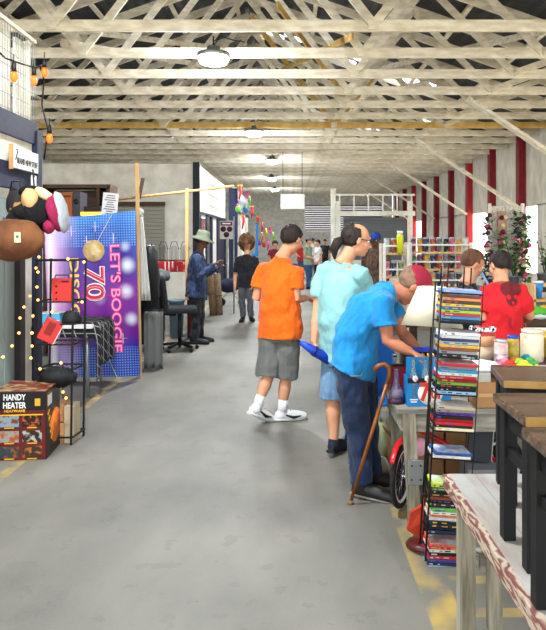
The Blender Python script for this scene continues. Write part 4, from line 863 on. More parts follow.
# far shoppers
def far(label, px, ytop, yf, Y, fdir, shirt, pants, hair, skin=SKIN, slv=.6, hat=None, fat=1.05, hk=None):
    m = Y/F; H = (yf-ytop)*m; s = H/1.8; X = (px-HX)*m; f = V((fdir[0], fdir[1], 0)).normalized(); r = V((f.y, -f.x, 0)); b = V((X, Y, 0))
    z = lambda v: V((0, 0, v*s))
    J = dict(hd=b+z(1.66)+f*.03*s, nk=b+z(1.5), shL=b-r*.18*s+z(1.42), shR=b+r*.18*s+z(1.42), elL=b-r*.24*s+z(1.14)-f*.03, elR=b+r*.24*s+z(1.14)-f*.03, wrL=b-r*.22*s+z(.95)+f*.1*s, wrR=b+r*.16*s+z(1.08)+f*.22*s, hpL=b-r*.085*s+z(.9), hpR=b+r*.085*s+z(.9), knL=b-r*.1*s+z(.49)+f*.03, knR=b+r*.1*s+z(.49)+f*.03, anL=b-r*.1*s+z(.085)-f*.04, anR=b+r*.1*s+z(.085)+f*.05, toL=b-r*.11*s+z(.03)+f*.14*s, toR=b+r*.11*s+z(.03)+f*.23*s, d_f=f+V((0, 0, -.2)), d_u=V((0, 0, 1)))
    t, P_, R = person(label, J, dict(shirt=shirt, pants=pants, hair=hair, skin=skin, sleeve=slv, fat=fat, voxel=.014, hairk=hk or dict(hairline=.3, low=-.5, fr=.45)), s)
    if hat:
        h = MB().lathe([(.1, .03), (.095, .07), (.07, .12), (0, .135)], n=20, M=Matrix.Translation(P_(0, 0, 0)) @ R.to_4x4()).build('cap', hat, t)
        MB().box(P_(0, .12, .045), (.13*s, .1*s, .012)).build('cap_peak', hat, h)
    return t
SAGE = cloth('sage_cotton', '8fa08a', '7d8f79'); JEAN = cloth('blue_jeans', '2a4a75', '385b88'); MAR = cloth('maroon_cotton', '6a1a2c', '7d2438'); WT = cloth('white_cotton', 'd8d8d4', 'c5c5c0')
far('shopper in sage tee and jeans far down aisle between the two men', 308, 237, 289, 20.7, (.6, -.3), SAGE, JEAN, HAIRD, hat=mat('grey_cap', '6d6d6d', .8))
far('dark haired shopper in maroon top beside the toy booth', 275, 241, 290, 20.5, (.1, -1), MAR, JEAN, HAIRD, hk=dict(hairline=.3, low=-.9, fr=.45, grow=1.2))
far('shopper in white shirt right of the sage one, far away', 318, 240, 288, 21.5, (-.8, -.3), WT, cloth('black_trouser_cloth', '17171b'), HAIRD)
far('small shopper in red shirt at far end of aisle', 301, 241, 279, 26, (.2, -1), cloth('red_cotton', 'b02028'), JEAN, HAIRD)
far('distant shopper in dark clothes in front of far wall', 325, 239, 275, 28.5, (-.3, -1), BLKT, cloth('black_trouser_cloth', '17171b'), HAIRD)
far('distant shopper in pale shirt nearest the far wall', 313, 238, 271, 32, (0, 1), WT, JEAN, HAIRD)
far('stallholder in blue cap and dark top behind the white shelves', 376, 233, 335, 11.0, (-.4, -.9), cloth('dark_floral', '22242c', '6a4a30', scale=30), cloth('black_trouser_cloth', '17171b'), HAIRD, skin=SKIN3, hat=mat('blue_cap_cloth', '1b3a8a', .8), slv=2)
# ------------------------------------------------------------------ tumbler shelves
TCOL = [('teal', '2f7a78'), ('navy', '202c4c'), ('silver', 'a9adb2'), ('plum', '5b2a4a'), ('black', '202024'), ('olive', '6d7434'), ('rust', '9a4a24'), ('white', 'c9c9c4'), ('gold', 'b58d2c'), ('pink', 'b5566e'), ('green', '2f6a3a'), ('grey', '5f6468')]
def shelf_unit(nm, label, x0, x1, Y, zs, d=.32):
    t = T(nm, label, 'shelf', ((x0+x1)/2, Y, 0)); w = x1-x0
    for sx in (-1, 1):
        for sy in (-1, 1): MB().box((sx*(w/2), sy*d/2, (zs[0]+.12)/2), (.035, .035, zs[0]+.12)).build('post', W2, t)
    for z in zs:
        MB().box((0, 0, z-.012), (w, d, .024)).build('shelf_board', PINE, t)
        MB().box((0, -d/2, z+.09), (w, .015, .02)).build('guard_rail', W2, t)
    return t
shelf_unit('tumbler_shelf', 'white tiered shelf filled with decorated tumblers behind the teenager', 1.57, 2.36, 8.5, [1.47, 1.25, 1.01, .77, .5])
shelf_unit('tumbler_shelf', 'smaller white shelf unit left of the large tumbler shelf', 1.2, 1.5, 8.3, [1.5-.04, 1.16, .85])
proto = {}
rows_ = ['top', 'second', 'third', 'fourth']; pos = ['first', 'second', 'third', 'fourth', 'fifth', 'sixth', 'seventh', 'eighth', 'ninth']
def tumbler(ci, loc, label, grp, sc=1):
    nm, col = TCOL[ci % 12]
    if (ci % 12) not in proto:
        t = T('tumbler', label, 'tumbler', loc, group=grp)
        MB().lathe([(.026, 0), (.028, .005), (.036, .1), (.038, .17), (.034, .172)], n=16).build('cup', mat('tumbler_'+nm, col, .35, c2='d8d4cc', scale=30, contrast=(.55, .7)), t)
        MB().lathe([(.037, .165), (.038, .185), (.03, .19), (0, .19)], n=16).build('lid', mat('tumbler_lid', '9aa0a4', .3), t)
        proto[ci % 12] = t; return t
    return dup(proto[ci % 12], loc, label, group=grp)
cc = 0
for r, z in enumerate([1.47, 1.25, 1.01, .77]):
    for k in range(9):
        ci = (k*5+r*7+3) % 12
        if r == 0 and k == 7: ci = 8
        tumbler(ci, (1.62+k*.086, 8.42, z), f'{TCOL[ci][0]} tumbler, {pos[k]} from left on {rows_[r]} row of the large white shelf', 'tumblers on the large white shelf')
for k in range(3): ci = (k*4+2) % 12; tumbler(ci, (1.24+k*.09, 8.2, 1.46), f'{TCOL[ci][0]} tumbler, {pos[k]} from left atop the smaller white shelf', 'tumblers on small shelf')
for k in range(3): ci = (k*4+9) % 12; tumbler(ci, (1.24+k*.09, 8.2, 1.16), f'{TCOL[ci][0]} tumbler, {pos[k]} from left inside the smaller white shelf', 'tumblers on small shelf')
t = T('tall_yellow_bottle', 'tall clear bottle with bright yellow wrap on the small white shelf', 'bottle', (W(398, 250, 8.15).x+.02, 8.12, 1.46)); MB().lathe([(.04, 0), (.042, .2), (.042, .22), (.03, .24)], n=18).build('yellow_wrap', mat('neon_yellow', 'd8dc2a', .5), t); MB().lathe([(.03, .24), (.038, .25), (.038, .28), (0, .28)], n=18).build('clear_cap', mat('frosted_white', 'dfe6e4', .3), t)
def crowd_table(label, loc, size, h, m_):
    t = T('display_table', label, 'table', loc); w, d = size
    MB().box((0, 0, h-.025), (w, d, .05), bev=.006).build('tabletop', m_, t)
    for sx in (-1, 1):
        for sy in (-1, 1): MB().box((sx*(w/2-.06), sy*(d/2-.06), (h-.05)/2), (.06, .06, h-.05)).build('leg', m_, t)
    return t
WEATHV = mat('weathered_grey_post', '67624f', .85, c2='a09a88', scale=7, stretch=(5, 5, .5), bump=.4, bscale=16)
WEATH = mat('weathered_grey_wood', '6f6a60', .85, c2='a39d90', scale=7, stretch=(.6, 5, 5), bump=.4, bscale=16)
crowd_table('long dark table behind the tumbler rack and small shelf', (1.9, 7.2, 0), (2.6, .7), .74, DARKWOOD)
crowd_table('dark stall table in front of the two boys', (2.3, 5.75, 0), (2.6, .6), .95, DARKWOOD)
# ------------------------------------------------------------------ film rack with cases
LEAN = math.radians(3.4); RY = 3.28; RX0 = .785
def lean(z): return RX0+math.tan(LEAN)*z
t = T('film_rack', 'tall black wire tower rack packed with film cases', 'rack', (RX0, RY, 0), rot=(0, LEAN, 0))
for x in (-.105, .105):
    for y in (-.06, .08): MB().cyl((x, y, 0.02), (x, y, 1.42), .005 if x < 0 else .0028, n=8).build('upright', BLACK, t)
    MB().tube([(x*.75, .08, 1.4), (x*.75, .08, 1.5), (x*.4, .08, 1.5), (x*.4, .08, 1.36)], .004, n=6).build('top_hoop', BLACK, t)
def zy(y): return EYE-(y-HY)*RY/F
stacks = [('top shelf', 292, ['6f8fd0']), ('upper stack', 321, ['1c2430', '2b7fb8', 'b0202a', '8fb82c', '254a8c', 'd8b02c', '2a2422', 'c87a3c', '5a2c24']),
 ('white topped stack', 355, ['1d1d20', '8d9094', '7a4a34', 'd4a92c', 'a9aeb0', '26365c', 'bfc4c8', 'd8dadc']),
 ('middle stack', 391.5, ['8fb4dc', '1a1a1d', '202226', '6f9a3a', '7a1c22', 'b52a2c', 'c9dde4', '2a86b8', '6e7478', 'c0262c']),
 ('stack beside drink carton', 427.5, ['e0d8b4', '2a2026', 'c41f2a', '8f1a20', '1a1a1e', '5a3c9a', '8f8474', 'b9a88c']),
 ('lower stack of two', 454.5, ['d8d2cc', '2f5796']), ('stack behind bench corner', 501.5, ['3a2a22', '241c1a', '7a3a2a', '2c2c2c', '1a1c1c', '3f6a2a', 'b5c83a']),
 ('dark stack', 528, ['1c2c44', '17202c', '22262c', '1a1c22', 'c9cac8', 'c87a4c', 'dadad6', '5fa83c']), ('bottom stack', 562, ['7fb0cc', '222a44', '4a3a80', 'b02830', '1c1a1c', 'c9c6c2', 'c0282c', 'b06a5c'])]
cname = {}
def colname(h):
    r, g_, b = [int(h[i:i+2], 16) for i in (0, 2, 4)]; mx, mn = max(r, g_, b), min(r, g_, b)
    if mx < 62: return 'black'
    if mx-mn < 28: return 'white' if mx > 190 else ('grey' if mx > 90 else 'dark grey')
    if r == mx and g_ > b+40 and g_ > .65*r: return 'yellow' if mx > 160 else 'olive'
    if r == mx: return 'red' if g_ < .4*r and mx > 120 else ('orange' if mx > 180 else 'brown')
    if g_ == mx: return 'green'
    return 'purple' if r > g_*1.2 else ('light blue' if mx > 190 else 'blue')
ords = ['lowest', 'second', 'third', 'fourth', 'fifth', 'sixth', 'seventh', 'eighth', 'ninth', 'tenth']
shelf_lines = MB()
RACK = t
Rm = Euler((0, LEAN, 0)).to_matrix()
for nm, yb, cols in stacks:
    z0 = zy(yb)
    m = MB()
    for q in (-.055, 0, .075): m.box((0, q, z0/math.cos(LEAN)-.006), (.21, .006, .006))
    for q in (-.1, .1): m.box((q, .01, z0/math.cos(LEAN)-.006), (.006, .14, .006))
    m.build('wire_shelf', BLACK, RACK)
    z = z0/math.cos(LEAN)
    for i, h in enumerate(cols):
        th = .0152; jx = random.uniform(-.004, .006); jy = random.uniform(-.008, .006); ja = random.uniform(-.05, .05)
        p = Rm @ V((jx, jy, z+th/2)) + V((RX0, RY, 0)); z += th+.0004
        lb = f'{colname(h)} film case, {ords[i] if len(cols) > 1 else "only one"}{" from bottom" if 0 < i else ""} in the {nm} of the rack'
        c_ = T('film_case', lb, 'film case', p, group='film cases in the black tower rack', rot=(0, LEAN, ja))
        MB().box((0, 0, 0), (.19, .135, th-.001), bev=.0015).build('case_shell', mat('case_'+h, h, .25), c_)
        ac = random.choice(['b8b4ac', 'b8923a', 'a02a2a', '2a4a8a', '8a8c90', '1a1a1a', '1a1a1a'])
        m = MB(); x = -.085
        for q in range(random.randint(1, 4)):
            w = random.uniform(.008, .034); m.box((x+w/2, -.068, random.uniform(-.001, .001)), (w, .002, random.uniform(.003, .007))); x += w+random.uniform(.004, .03)
            if x > .06: break
        m.build('spine_print', mat('spine_'+ac, ac, .4), c_)
        if i == len(cols)-1: MB().box((0, 0, th/2), (.17, .125, .001)).build('cover_art', mat('cover_'+h, h, .3, c2='c9cdd2', scale=14), c_)
# floor lamp behind rack
t = T('floor_lamp', 'floor lamp with cream cone shade and maroon round base', 'lamp', (W(424.5, 552, 3.4).x, 3.41, 0), rot=(math.radians(-7), math.radians(3.6), 0))
MB().lathe([(0, 0), (.095, 0), (.1, .015), (.085, .032), (.03, .04), (0, .04)], n=28).build('base', mat('maroon_enamel', '4a1712', .35), t)
MB().cyl((0, 0, .03), (0, 0, 1.3), .009, n=12).build('pole', BLACK, t)
MB().lathe([(.17, 1.17), (.085, 1.39), (.083, 1.388), (.167, 1.168)], n=36).build('lamp_shade', mat('cream_shade', 'cfc9b2', .8), t)
MB().cyl((0, 0, 1.29), (0, 0, 1.34), .02, n=12).build('bulb_socket', BLACK, t)
# ------------------------------------------------------------------ weathered table + carton, bottles
t = T('weathered_table', 'grey weathered plank table holding the soft drink carton', 'table', (0, 0, 0))
TX0 = .615
MB().box((TX0+.5, 3.98, .655), (1.0, .62, .03), bev=.004).build('tabletop', WEATH, t)
MB().box((TX0+.52, 3.72, .585), (.9, .04, .11)).build('apron', WEATH, t)
MB().box((TX0+.05, 3.98, .585), (.04, .55, .11)).build('apron', WEATH, t)
for (x, y) in ((TX0+.09, 3.7), (TX0+.92, 3.72), (TX0+.09, 4.24), (TX0+.92, 4.24)): MB().bar((x+.015, y, 0), (x-.02, y, .64), .07, .05, up=(0, 1, 0)).build('leg', WEATHV, t)
MB().box((TX0+.105, 3.66, .31), (.085, .012, .14)).build('steel_bracket', mat('galvanised_plate', '8d918e', .45, metal=.5), t)
for q in range(4): MB().ball((TX0+.08+.05*(q % 2), 3.652, .27+.08*(q//2)), .006, sub=1).build('bolt', BLACK, t)
BLUC = mat('carton_blue', '1478b8', .4)
t = T('soft_drink_carton', 'blue cardboard 7UP six pack carton on weathered table', 'carton', (W(430, 408, 3.7).x, 3.78, .671))
m = MB(); w, d, h = .25, .12, .165
m.box((0, -d/2, h/2), (w, .004, h)); m.box((0, d/2, h/2), (w, .004, h)); m.box((-w/2, 0, h/2), (.004, d, h)); m.box((w/2, 0, h/2), (.004, d, h)); m.box((0, 0, .002), (w, d, .004)); m.build('tray', BLUC, t)
MB().box((0, .01, .14), (w*.98, .004, .27)).build('divider', BLUC, t)
MB().box((-.0, -d/2-.003, .15), (w, .003, .03)).build('black_strip', BLACK, t)
MB().lathe([(0, 0), (.072, 0), (.072, .003), (0, .003)], n=32, M=Matrix.Translation((.005, -d/2-.003, .077)) @ Matrix.Rotation(PI/2, 4, 'X') @ Matrix.Scale(.95, 4, (0, 1, 0))).build('logo_ground', mat('cream_print', 'efe8d8', .5), t)
RD = mat('red_logo', 'c8362a', .5)
text('7', .065, .11, RD, t, (-.026, -d/2-.009, .085), (1, 0, 0), (0, 0, 1), bold=.03)
text('UP', .07, .06, RD, t, (.045, -d/2-.009, .075), (1, 0, 0), (0, 0, 1), bold=.03)
for k in range(2): MB().box((-.09, -d/2-.004, .04-.013*k), (.045-.01*k, .002, .006)).build('white_small_print', WHITE, t)
BOT = [(.028, 0), (.03, .01), (.03, .09), (.026, .12), (.014, .165), (.0125, .2), (.015, .205), (.015, .215), (.011, .215), (.0095, .2), (.011, .165), (.023, .12), (.027, .09), (.027, .012), (0, .01)]
b0_ = T('glass_bottle', 'clear glass bottle with round label, left of the two in carton', 'bottle', (W(415, 400, 3.7).x, 3.745, .69+.005), group='glass bottles in the carton')
GB = mat('greenish_glass', 'cfe8e4', .05, trans=.92)
m = MB(); m.lathe(BOT, n=20); m.build('bottle_body', GB, b0_); MB().lathe([(0, 0), (.016, 0), (.016, .003), (0, .003)], n=20, M=Matrix.Translation((.005, -.031, .12)) @ Matrix.Rotation(PI/2, 4, 'X')).build('round_label', mat('bottle_label', 'e4ddd6', .5, c2='c8362a', scale=40, contrast=(.52, .58)), b0_)
b0_.scale = (1, 1, 1.15)
dup(b0_, (W(427, 400, 3.7).x, 3.745, .695), 'clear glass bottle with round label, right of the two in carton')
t = T('purple_decanter', 'purple tinted glass decanter left of the blue carton', 'decanter', (W(398, 395, 3.75).x, 3.8, .671))
MB().lathe([(.03, 0), (.045, .02), (.048, .05), (.03, .09), (.016, .12), (.014, .19), (.019, .2), (.015, .2), (.011, .185), (.013, .12), (.025, .09), (.042, .05), (.03, .012), (0, .01)], n=12).build('decanter_body', mat('violet_glass', 'e2d4f0', .06, trans=.95), t); MB().lathe([(.046, .0), (.0475, .03), (.046, .03)], n=12).build('base_band', mat('plum_band', '3a1838', .4), t)
t = T('small_glass_jug', 'small clear glass bottle at the back corner of weathered table', 'bottle', (W(391, 392, 4.1).x+.03, 4.15, .671)); MB().lathe(BOT, n=16).build('bottle_body', GLASS, t); MB().lathe([(.0, .215), (.014, .215), (.014, .23), (0, .23)], n=12).build('stopper', CHROME, t)
t = T('black_cutlery_case', 'open black case with brass coloured cutlery behind the bottles', 'case', (W(420, 345, 4.5).x, 4.2, .671))
MB().box((0, 0, .12), (.34, .06, .24), bev=.01, rot=(-.1, 0, 0)).build('case_body', BLACK, t)
for k in range(4): MB().tube([(-.06+k*.035, -.045, .14), (-.055+k*.035, -.045, .2), (-.05+k*.035, -.045, .23)], [.004, .006, .012], n=8).build('cutlery', mat('brass', 'b5883c', .3, metal=.8), t)
MB().box((0, -.04, .255), (.32, .02, .03)).build('blue_hinge_rail', mat('royal_blue_nylon', '1747c9'), t)
t = T('biscuit_tin', 'dark red rectangular tin standing beside decanter', 'tin', (W(400, 382, 4.1).x, 4.1, .671)); MB().box((0, 0, .08), (.12, .05, .16), bev=.006).build('tin_body', RED, t); MB().box((0, 0, .165), (.11, .045, .012), bev=.003).build('tin_lid', BLACK, t)
t = T('blue_plastic_chair', 'bright blue plastic chair tucked between stooping man and table', 'chair', (W(383, 400, 4.5).x-.02, 4.86, 0))
BP = mat('blue_plastic', '1a6bc4', .4)
MB().box((0, 0, .43), (.38, .38, .03), bev=.012).build('seat', BP, t); MB().box((0, .19, .68), (.38, .03, .48), bev=.012).build('backrest', BP, t)
for sx in (-1, 1):
    for sy in (-1, 1): MB().cyl((sx*.19, sy*.19, 0), (sx*.16, sy*.16, .43), .018).build('leg', BP, t)
# raised vendor table (behind film rack) with cardboard box under the goods
t = T('vendor_table', 'table of toys and jars behind the film rack', 'table', (0, 0, 0))
MB().box((2.05, 4.2, .84), (2.0, .75, .04), bev=.006).build('tabletop', DARKWOOD, t)
for (x, y) in ((1.7, 3.88), (3.0, 3.88), (1.7, 4.52), (3.0, 4.52)): MB().box((x, y, .41), (.05, .05, .82)).build('leg', DARKWOOD, t)
t = T('cardboard_box', 'large brown cardboard box right of rack under the toy table edge', 'box', (1.28, 3.92, .671)); 
MB().box((-.05, -.12, .07), (.3, .2, .145), bev=.003).build('box_body', CARD, t); MB().box((-.05, -.222, .07), (.28, .003, .02)).build('packing_tape', mat('tape', 'c79f6c', .4), t)
t = T('clear_tub', 'cloudy clear plastic tub with orange contents beside the rack', 'tub', (W(482, 404, 3.75).x, 3.74, .671))
MB().box((0, 0, .1), (.085, .06, .2), bev=.012).build('tub_body', mat('cloudy_plastic', 'b9b8ae', .3, c2='a9a89e'), t); MB().box((-.02, -.032, .08), (.03, .004, .12), bev=.002).build('orange_label', mat('orange_tag', 'e0a020', .5), t)
zt = .86
t = T('white_paper_sheet', 'crumpled white paper hanging over toy table edge', 'paper', (W(482, 362, 3.85).x, 3.83, zt))
m = MB(); A = [m.bm.verts.new((-.11+.26*i/8, -.1+.2*j/6, .016+.075*math.sin(j/6*PI*.5)*(1-i/10)*(.7+.6*noise.noise(V((i*.6, j*.8, 3))))+(.0 if j > 0 else -.0))) for j in range(7) for i in range(9)]
for j in range(6):
    for i in range(8): m.bm.faces.new((A[j*9+i], A[j*9+i+1], A[(j+1)*9+i+1], A[(j+1)*9+i]))
o = m.build('sheet', mat('white_paper', 'e6e8ea', .8), t); q = o.modifiers.new('s', 'SOLIDIFY'); q.thickness = .004
m = MB().box((.14, -.03, .012), (.1, .1, .008), rot=(0, 0, .6)).build('folded_corner', mat('white_paper', 'e6e8ea', .8), t)
t = T('santa_doll', 'doll with red cap and cream face behind white paper', 'doll', (W(484, 350, 4.05).x, 4.08, zt))
MB().ball((0, 0, .07), (.1, .07, .075), nz=.1).build('body', mat('cream_plush', 'e4cfae', .9), t); MB().ball((0, -.02, .15), (.075, .065, .06)).build('face', mat('peach_plush', 'dca67c', .9), t)
MB().lathe([(.078, .16), (.08, .18), (.06, .215), (.03, .24), (0, .25)], n=20).build('red_cap', REDC, t); MB().lathe([(.082, .2), (.086, .212), (.082, .225), (.07, .225)], n=20).build('checked_band', mat('check_band', '17171b', .8, c2='eaeaea', scale=40, contrast=(.49, .51)), t)
def jar(label, px, Y, h, r, mbody, lid, content=None, cat='jar', z=zt):
    t = T('jar', label, cat, (W(px, 350, Y).x, Y, z))
    MB().lathe([(r*.95, 0), (r, .01), (r, h*.85), (r*.8, h*.93)], n=22).build('jar_body', mbody, t)
    MB().lathe([(r*.8, h*.9), (r*.92, h*.91), (r*.92, h), (0, h)], n=22).build('lid', lid, t)
    if content: MB().lathe([(r*1.01, h*.15), (r*1.015, h*.5), (r*1.01, h*.5)], n=22).build('label_band', content, t)
jar('tall clear jar with pinkish contents on the toy table', 501, 3.92, .17, .042, mat('pink_jar', 'b58a86', .2, c2='e0cfca', scale=20), mat('silver_lid', 'b9bcc0', .3, metal=.4), mat('dark_label', '3c3440', .5, c2='d0c0c0', scale=30))
jar('jar with bright blue lid and yellow contents', 513, 3.95, .19, .036, mat('amber_jar', '8a7428', .2, c2='c9b040', scale=20), mat('cobalt_lid', '1449b8', .4))
MB_ = jar('large white plastic jar with floral print, right of the blue lidded jar', 532, 4.12, .2, .072, mat('white_jar', 'd8d2b4', .4, c2='c98a6a', scale=12, contrast=(.6, .7)), mat('cream_lid', 'd9d3bc', .4))
t = T('yellow_basin', 'yellow plastic basin behind the white jar at right edge', 'basin', (W(546, 340, 4.3).x, 4.32, zt)); MB().lathe([(.1, 0), (.13, .14), (.136, .14), (.136, .128), (.12, .128), (.092, .012), (0, .012)], n=26).build('basin_body', mat('yellow_plastic', 'd8b43a', .4), t); MB().lathe([(.13, .135), (.142, .135), (.142, .147), (.13, .147)], n=26).build('rim', mat('yellow_plastic', 'd8b43a', .4), t)
toysp = [('red', 'd0302a', 510, 360, 3.82), ('lime green', '8fd83a', 520, 352, 3.86), ('yellow', 'e8d02c', 524, 359, 3.8), ('pink', 'e87a9a', 505, 356, 3.86), ('orange', 'e8862a', 514, 355, 3.92), ('turquoise', '2a9ab0', 526, 345, 4.0), ('green', '3aa04a', 530, 350, 3.9)]
for nm, h, px, py, Y in toysp:
    t = T('plastic_toy', f'{nm} plastic toy car in the heap in front of the jars', 'toy', (W(px, py, Y).x, Y, zt))
    mm = mat('toyplastic_'+h, h, .35)
    MB().box((0, 0, .026), (.095, .05, .03), bev=.008).build('toy_body', mm, t); MB().ball((0, 0, .045), (.03, .022, .02), sub=2).build('toy_cabin', mm, t)
    for q in (-1, 1):
        for w_ in (-1, 1): MB().lathe([(0, -.006), (.013, -.006), (.013, .006), (0, .006)], n=12, M=Matrix.Translation((q*.03, w_*.026, .013)) @ Matrix.Rotation(PI/2, 4, 'X')).build('wheel', mat('toywheel', 'e0c030', .4), t)
t = T('pink_tray', 'pale pink clear tray sheet at right of the toy heap', 'tray', (W(540, 355, 3.9).x, 3.86, zt)); MB().box((0, 0, .006), (.22, .14, .01), bev=.004).build('tray_base', mat('pink_clear', 'd8a8c8', .3), t); MB().box((0, -.07, .014), (.22, .008, .02)).build('tray_rim', mat('pink_clear', 'd8a8c8', .3), t)
# goods on the boys' table
def blob(nm, label, cat, px, py, Y, h, r, z):
    t = T(nm, label, cat, (W(px, py, Y).x, Y, z)); MB().ball((0, 0, r[2]*.85), r, nz=.3, nf=2.5).build('main_body', mat('b_'+h, h, .6), t); MB().ball((r[0]*.5, -.03, r[2]*1.1), (r[0]*.5, r[1]*.5, r[2]*.6), nz=.2).build('side_lobe', mat('b_'+h, h, .6), t)
blob('plush_toy', 'lime green plush on the stall table right of the red boy', 'plush toy', 536, 313, 5.55, '4fae34', (.08, .07, .06), .95); blob('plush_toy', 'orange yellow plush at right edge of the stall table', 'plush toy', 545, 309, 5.6, 'e0a02a', (.06, .06, .06), .95)
blob('cloth_heap', 'crumpled white cloth on stall table beside green plush', 'cloth', 540, 322, 5.5, 'c8ccc8', (.07, .05, .025), .95); blob('plush_toy', 'yellow plush just left of the green plush', 'plush toy', 524, 322, 5.5, 'd8c02c', (.04, .04, .035), .95)
t = T('paper_cup', 'blue and white paper cup standing on the wooden crate', 'cup', (W(538, 300, 5.9).x, 5.9, 1.1)); MB().lathe([(.033, 0), (.047, .14), (.044, .14), (.0, .13)], n=20).build('cup_body', mat('cup_blue', '2a86c8', .5), t); MB().lathe([(.048, .135), (.05, .15), (.044, .155), (0, .155)], n=20).build('lid', WHITE, t)
t = T('wooden_crate', 'pine crate stand behind the red boy at right edge', 'crate', (W(541, 300, 5.95).x+.1, 5.92, .95))
for (c_, d_, n_) in (((0, 0, .13), (.45, .22, .02), 'shelf'), ((-.21, 0, .14), (.02, .22, .28), 'side_panel'), ((.21, 0, .14), (.02, .22, .28), 'side_panel'), ((0, .1, .26), (.45, .02, .04), 'back_rail')): MB().box(c_, d_).build(n_, PINE, t)
# potted plants and flower strands by the right wall
LEAF = mat('leaf_green', '3a6b2a', .6, c2='5f8f3a', scale=6); LEAFD = mat('dark_leaf', '24401e', .6); POT = mat('grey_pot', '7a7d80', .5)
def leafm(m, p, d, L, w):
    d = d.normalized(); s_ = d.cross(V((0, 0, 1))); s_ = s_.normalized() if s_.length > .01 else V((1, 0, 0)); n = s_.cross(d)
    pts = [(0, 0), (.35, .5), (.7, .4), (1, 0), (.7, -.4), (.35, -.5)]
    vs = [m.bm.verts.new(p+d*L*a+s_*w*b+n*L*.12*math.sin(a*PI)) for a, b in pts]; f = m.bm.faces.new(vs); f.smooth = True; f.material_index = m.mi
def plant(label, loc, h, n, mm, potr=.1):
    t = T('potted_plant', label, 'plant', loc)
    MB().lathe([(potr*.75, 0), (potr, potr*2), (potr*1.06, potr*2), (potr*1.06, potr*1.85), (potr*.9, potr*1.8), (0, potr*1.8)], n=22).build('pot', POT, t)
    m = MB(); l = MB()
    for k in range(7):
        a = random.uniform(0, 2*PI); tip = V((math.cos(a)*.22*h, math.sin(a)*.22*h, potr*1.8+h*random.uniform(.6, 1)))
        pts = [V((0, 0, potr*1.7)), V((tip.x*.3, tip.y*.3, tip.z*.55)), tip]; m.tube(pts, .005, n=5)
        for q in range(n):
            u = random.uniform(.3, 1); p = pts[0].lerp(pts[1], u*2) if u < .5 else pts[1].lerp(pts[2], u*2-1)
            leafm(l, p, V((random.uniform(-1, 1), random.uniform(-1, 1), random.uniform(-.4, .6))), .075*h+.03, .04*h+.015)
    m.build('stems', LEAFD, t); l.build('leaves', mm, t)
t = T('plant_bench', 'dark bench of potted plants near right wall', 'bench', (3.5, 8.6, 0)); MB().box((0, 0, .96), (1.6, .5, .04)).build('bench_top', DARKWOOD, t)
for sx in (-.75, .75): MB().box((sx, 0, .47), (.06, .45, .94)).build('leg', DARKWOOD, t)
plant('leafy green plant in grey pot at the right edge', (3.42, 8.6, .98), .62, 16, LEAF); plant('broad plant in grey pot behind the red boy', (3.02, 8.65, .98), .5, 14, LEAF, .08); plant('dark leaved plant in grey pot at far right of bench', (3.85, 8.6, .98), .7, 14, LEAFD)
t = T('flower_panel', 'white lattice panel hung with flower garlands near the bright windows', 'flower display', (W(507, 240, 12.0).x, 12.0, 0))
MB().box((0, .05, 1.25), (.62, .03, 2.0)).build('white_backing', mat('white_lattice', 'cfcbc0', .7, c2='a8a090', scale=25, contrast=(.5, .6)), t)
MB().box((-.1, -.02, 1.95), (.16, .05, .4)).build('pale_pink_box', mat('tan_box', 'b08a74', .7), t)
for sx in (-.31, .31): MB().box((sx, .05, 1.15), (.05, .06, 2.3)).build('frame_post', W2, t)
for k, (x0, z1) in enumerate(((-.36, 2.1), (-.12, 1.75), (.18, 2.15), (.33, 2.1))):
    m = MB()
    for q in range(150): leafm(m, V((x0+random.uniform(-.07, .07), random.uniform(-.08, 0), random.uniform(.6, z1))), V((random.uniform(-1, 1), random.uniform(-1, 0), random.uniform(-.8, .4))), .11, .08)
    m.build('garland', LEAF if k % 2 else LEAFD, t)
FLc = [mat('pink_flower', 'b83a6a', .7), mat('cream_flower', 'd8c8a0', .7), mat('maroon_flower', '5a1a2a', .7)]
for q in range(40): MB().ball((random.choice((-.36, -.12, .18, .33))+random.uniform(-.06, .06), -.09, random.uniform(.9, 2.1)), .042, sub=2, nz=.4, nf=3).build('blossom', FLc[q % 3], t)
# ------------------------------------------------------------------ under the table: bicycle, boxes, crate
t = T('child_bicycle', 'small red child bicycle under the weathered table', 'bicycle', (.78, 3.98, 0))
RDP = mat('red_bike_paint', 'c01a22', .3); TY = mat('tyre', '141414', .8)
def wheel(c_, r, ang, par):
    M = Matrix.Translation(c_) @ Matrix.Rotation(ang, 4, 'Z') @ Matrix.Rotation(PI/2, 4, 'X')
    m = MB(); prof = [(r-.03+.018*math.cos(a), .018*math.sin(a)) for a in [2*PI*i/8 for i in range(9)]]; m.lathe(prof+[prof[0]], n=36, M=M); w = m.build('tyre', TY, par)
    m = MB(); m.lathe([(r-.06, -.01), (r-.045, -.01), (r-.045, .01), (r-.06, .01), (r-.06, -.01)], n=36, M=M)
    m.build('rim', mat('white_rim', 'd8d8d6', .4), w)
    m = MB()
    for k in range(12):
        a = k*PI/6; m.tube([M @ V((0, 0, 0)), M @ V(((r-.05)*math.cos(a), (r-.05)*math.sin(a), 0))], .0018, n=4)
    m.lathe([(0, -.03), (.014, -.03), (.014, .03), (0, .03)], n=12, M=M); m.build('spokes', CHROME, w)
A1 = V((-.1, -.08, .2)); A2 = V((.55, .1, .2)); ang = math.radians(62)
wheel(A1, .2, ang, t); wheel(A2, .2, .25, t)
hd_ = V((.02, .0, .46))
MB().tube([A1+V((-.03, .02, 0)), A1+V((.03, .03, .2)), hd_], .012).build('fork', RDP, t)
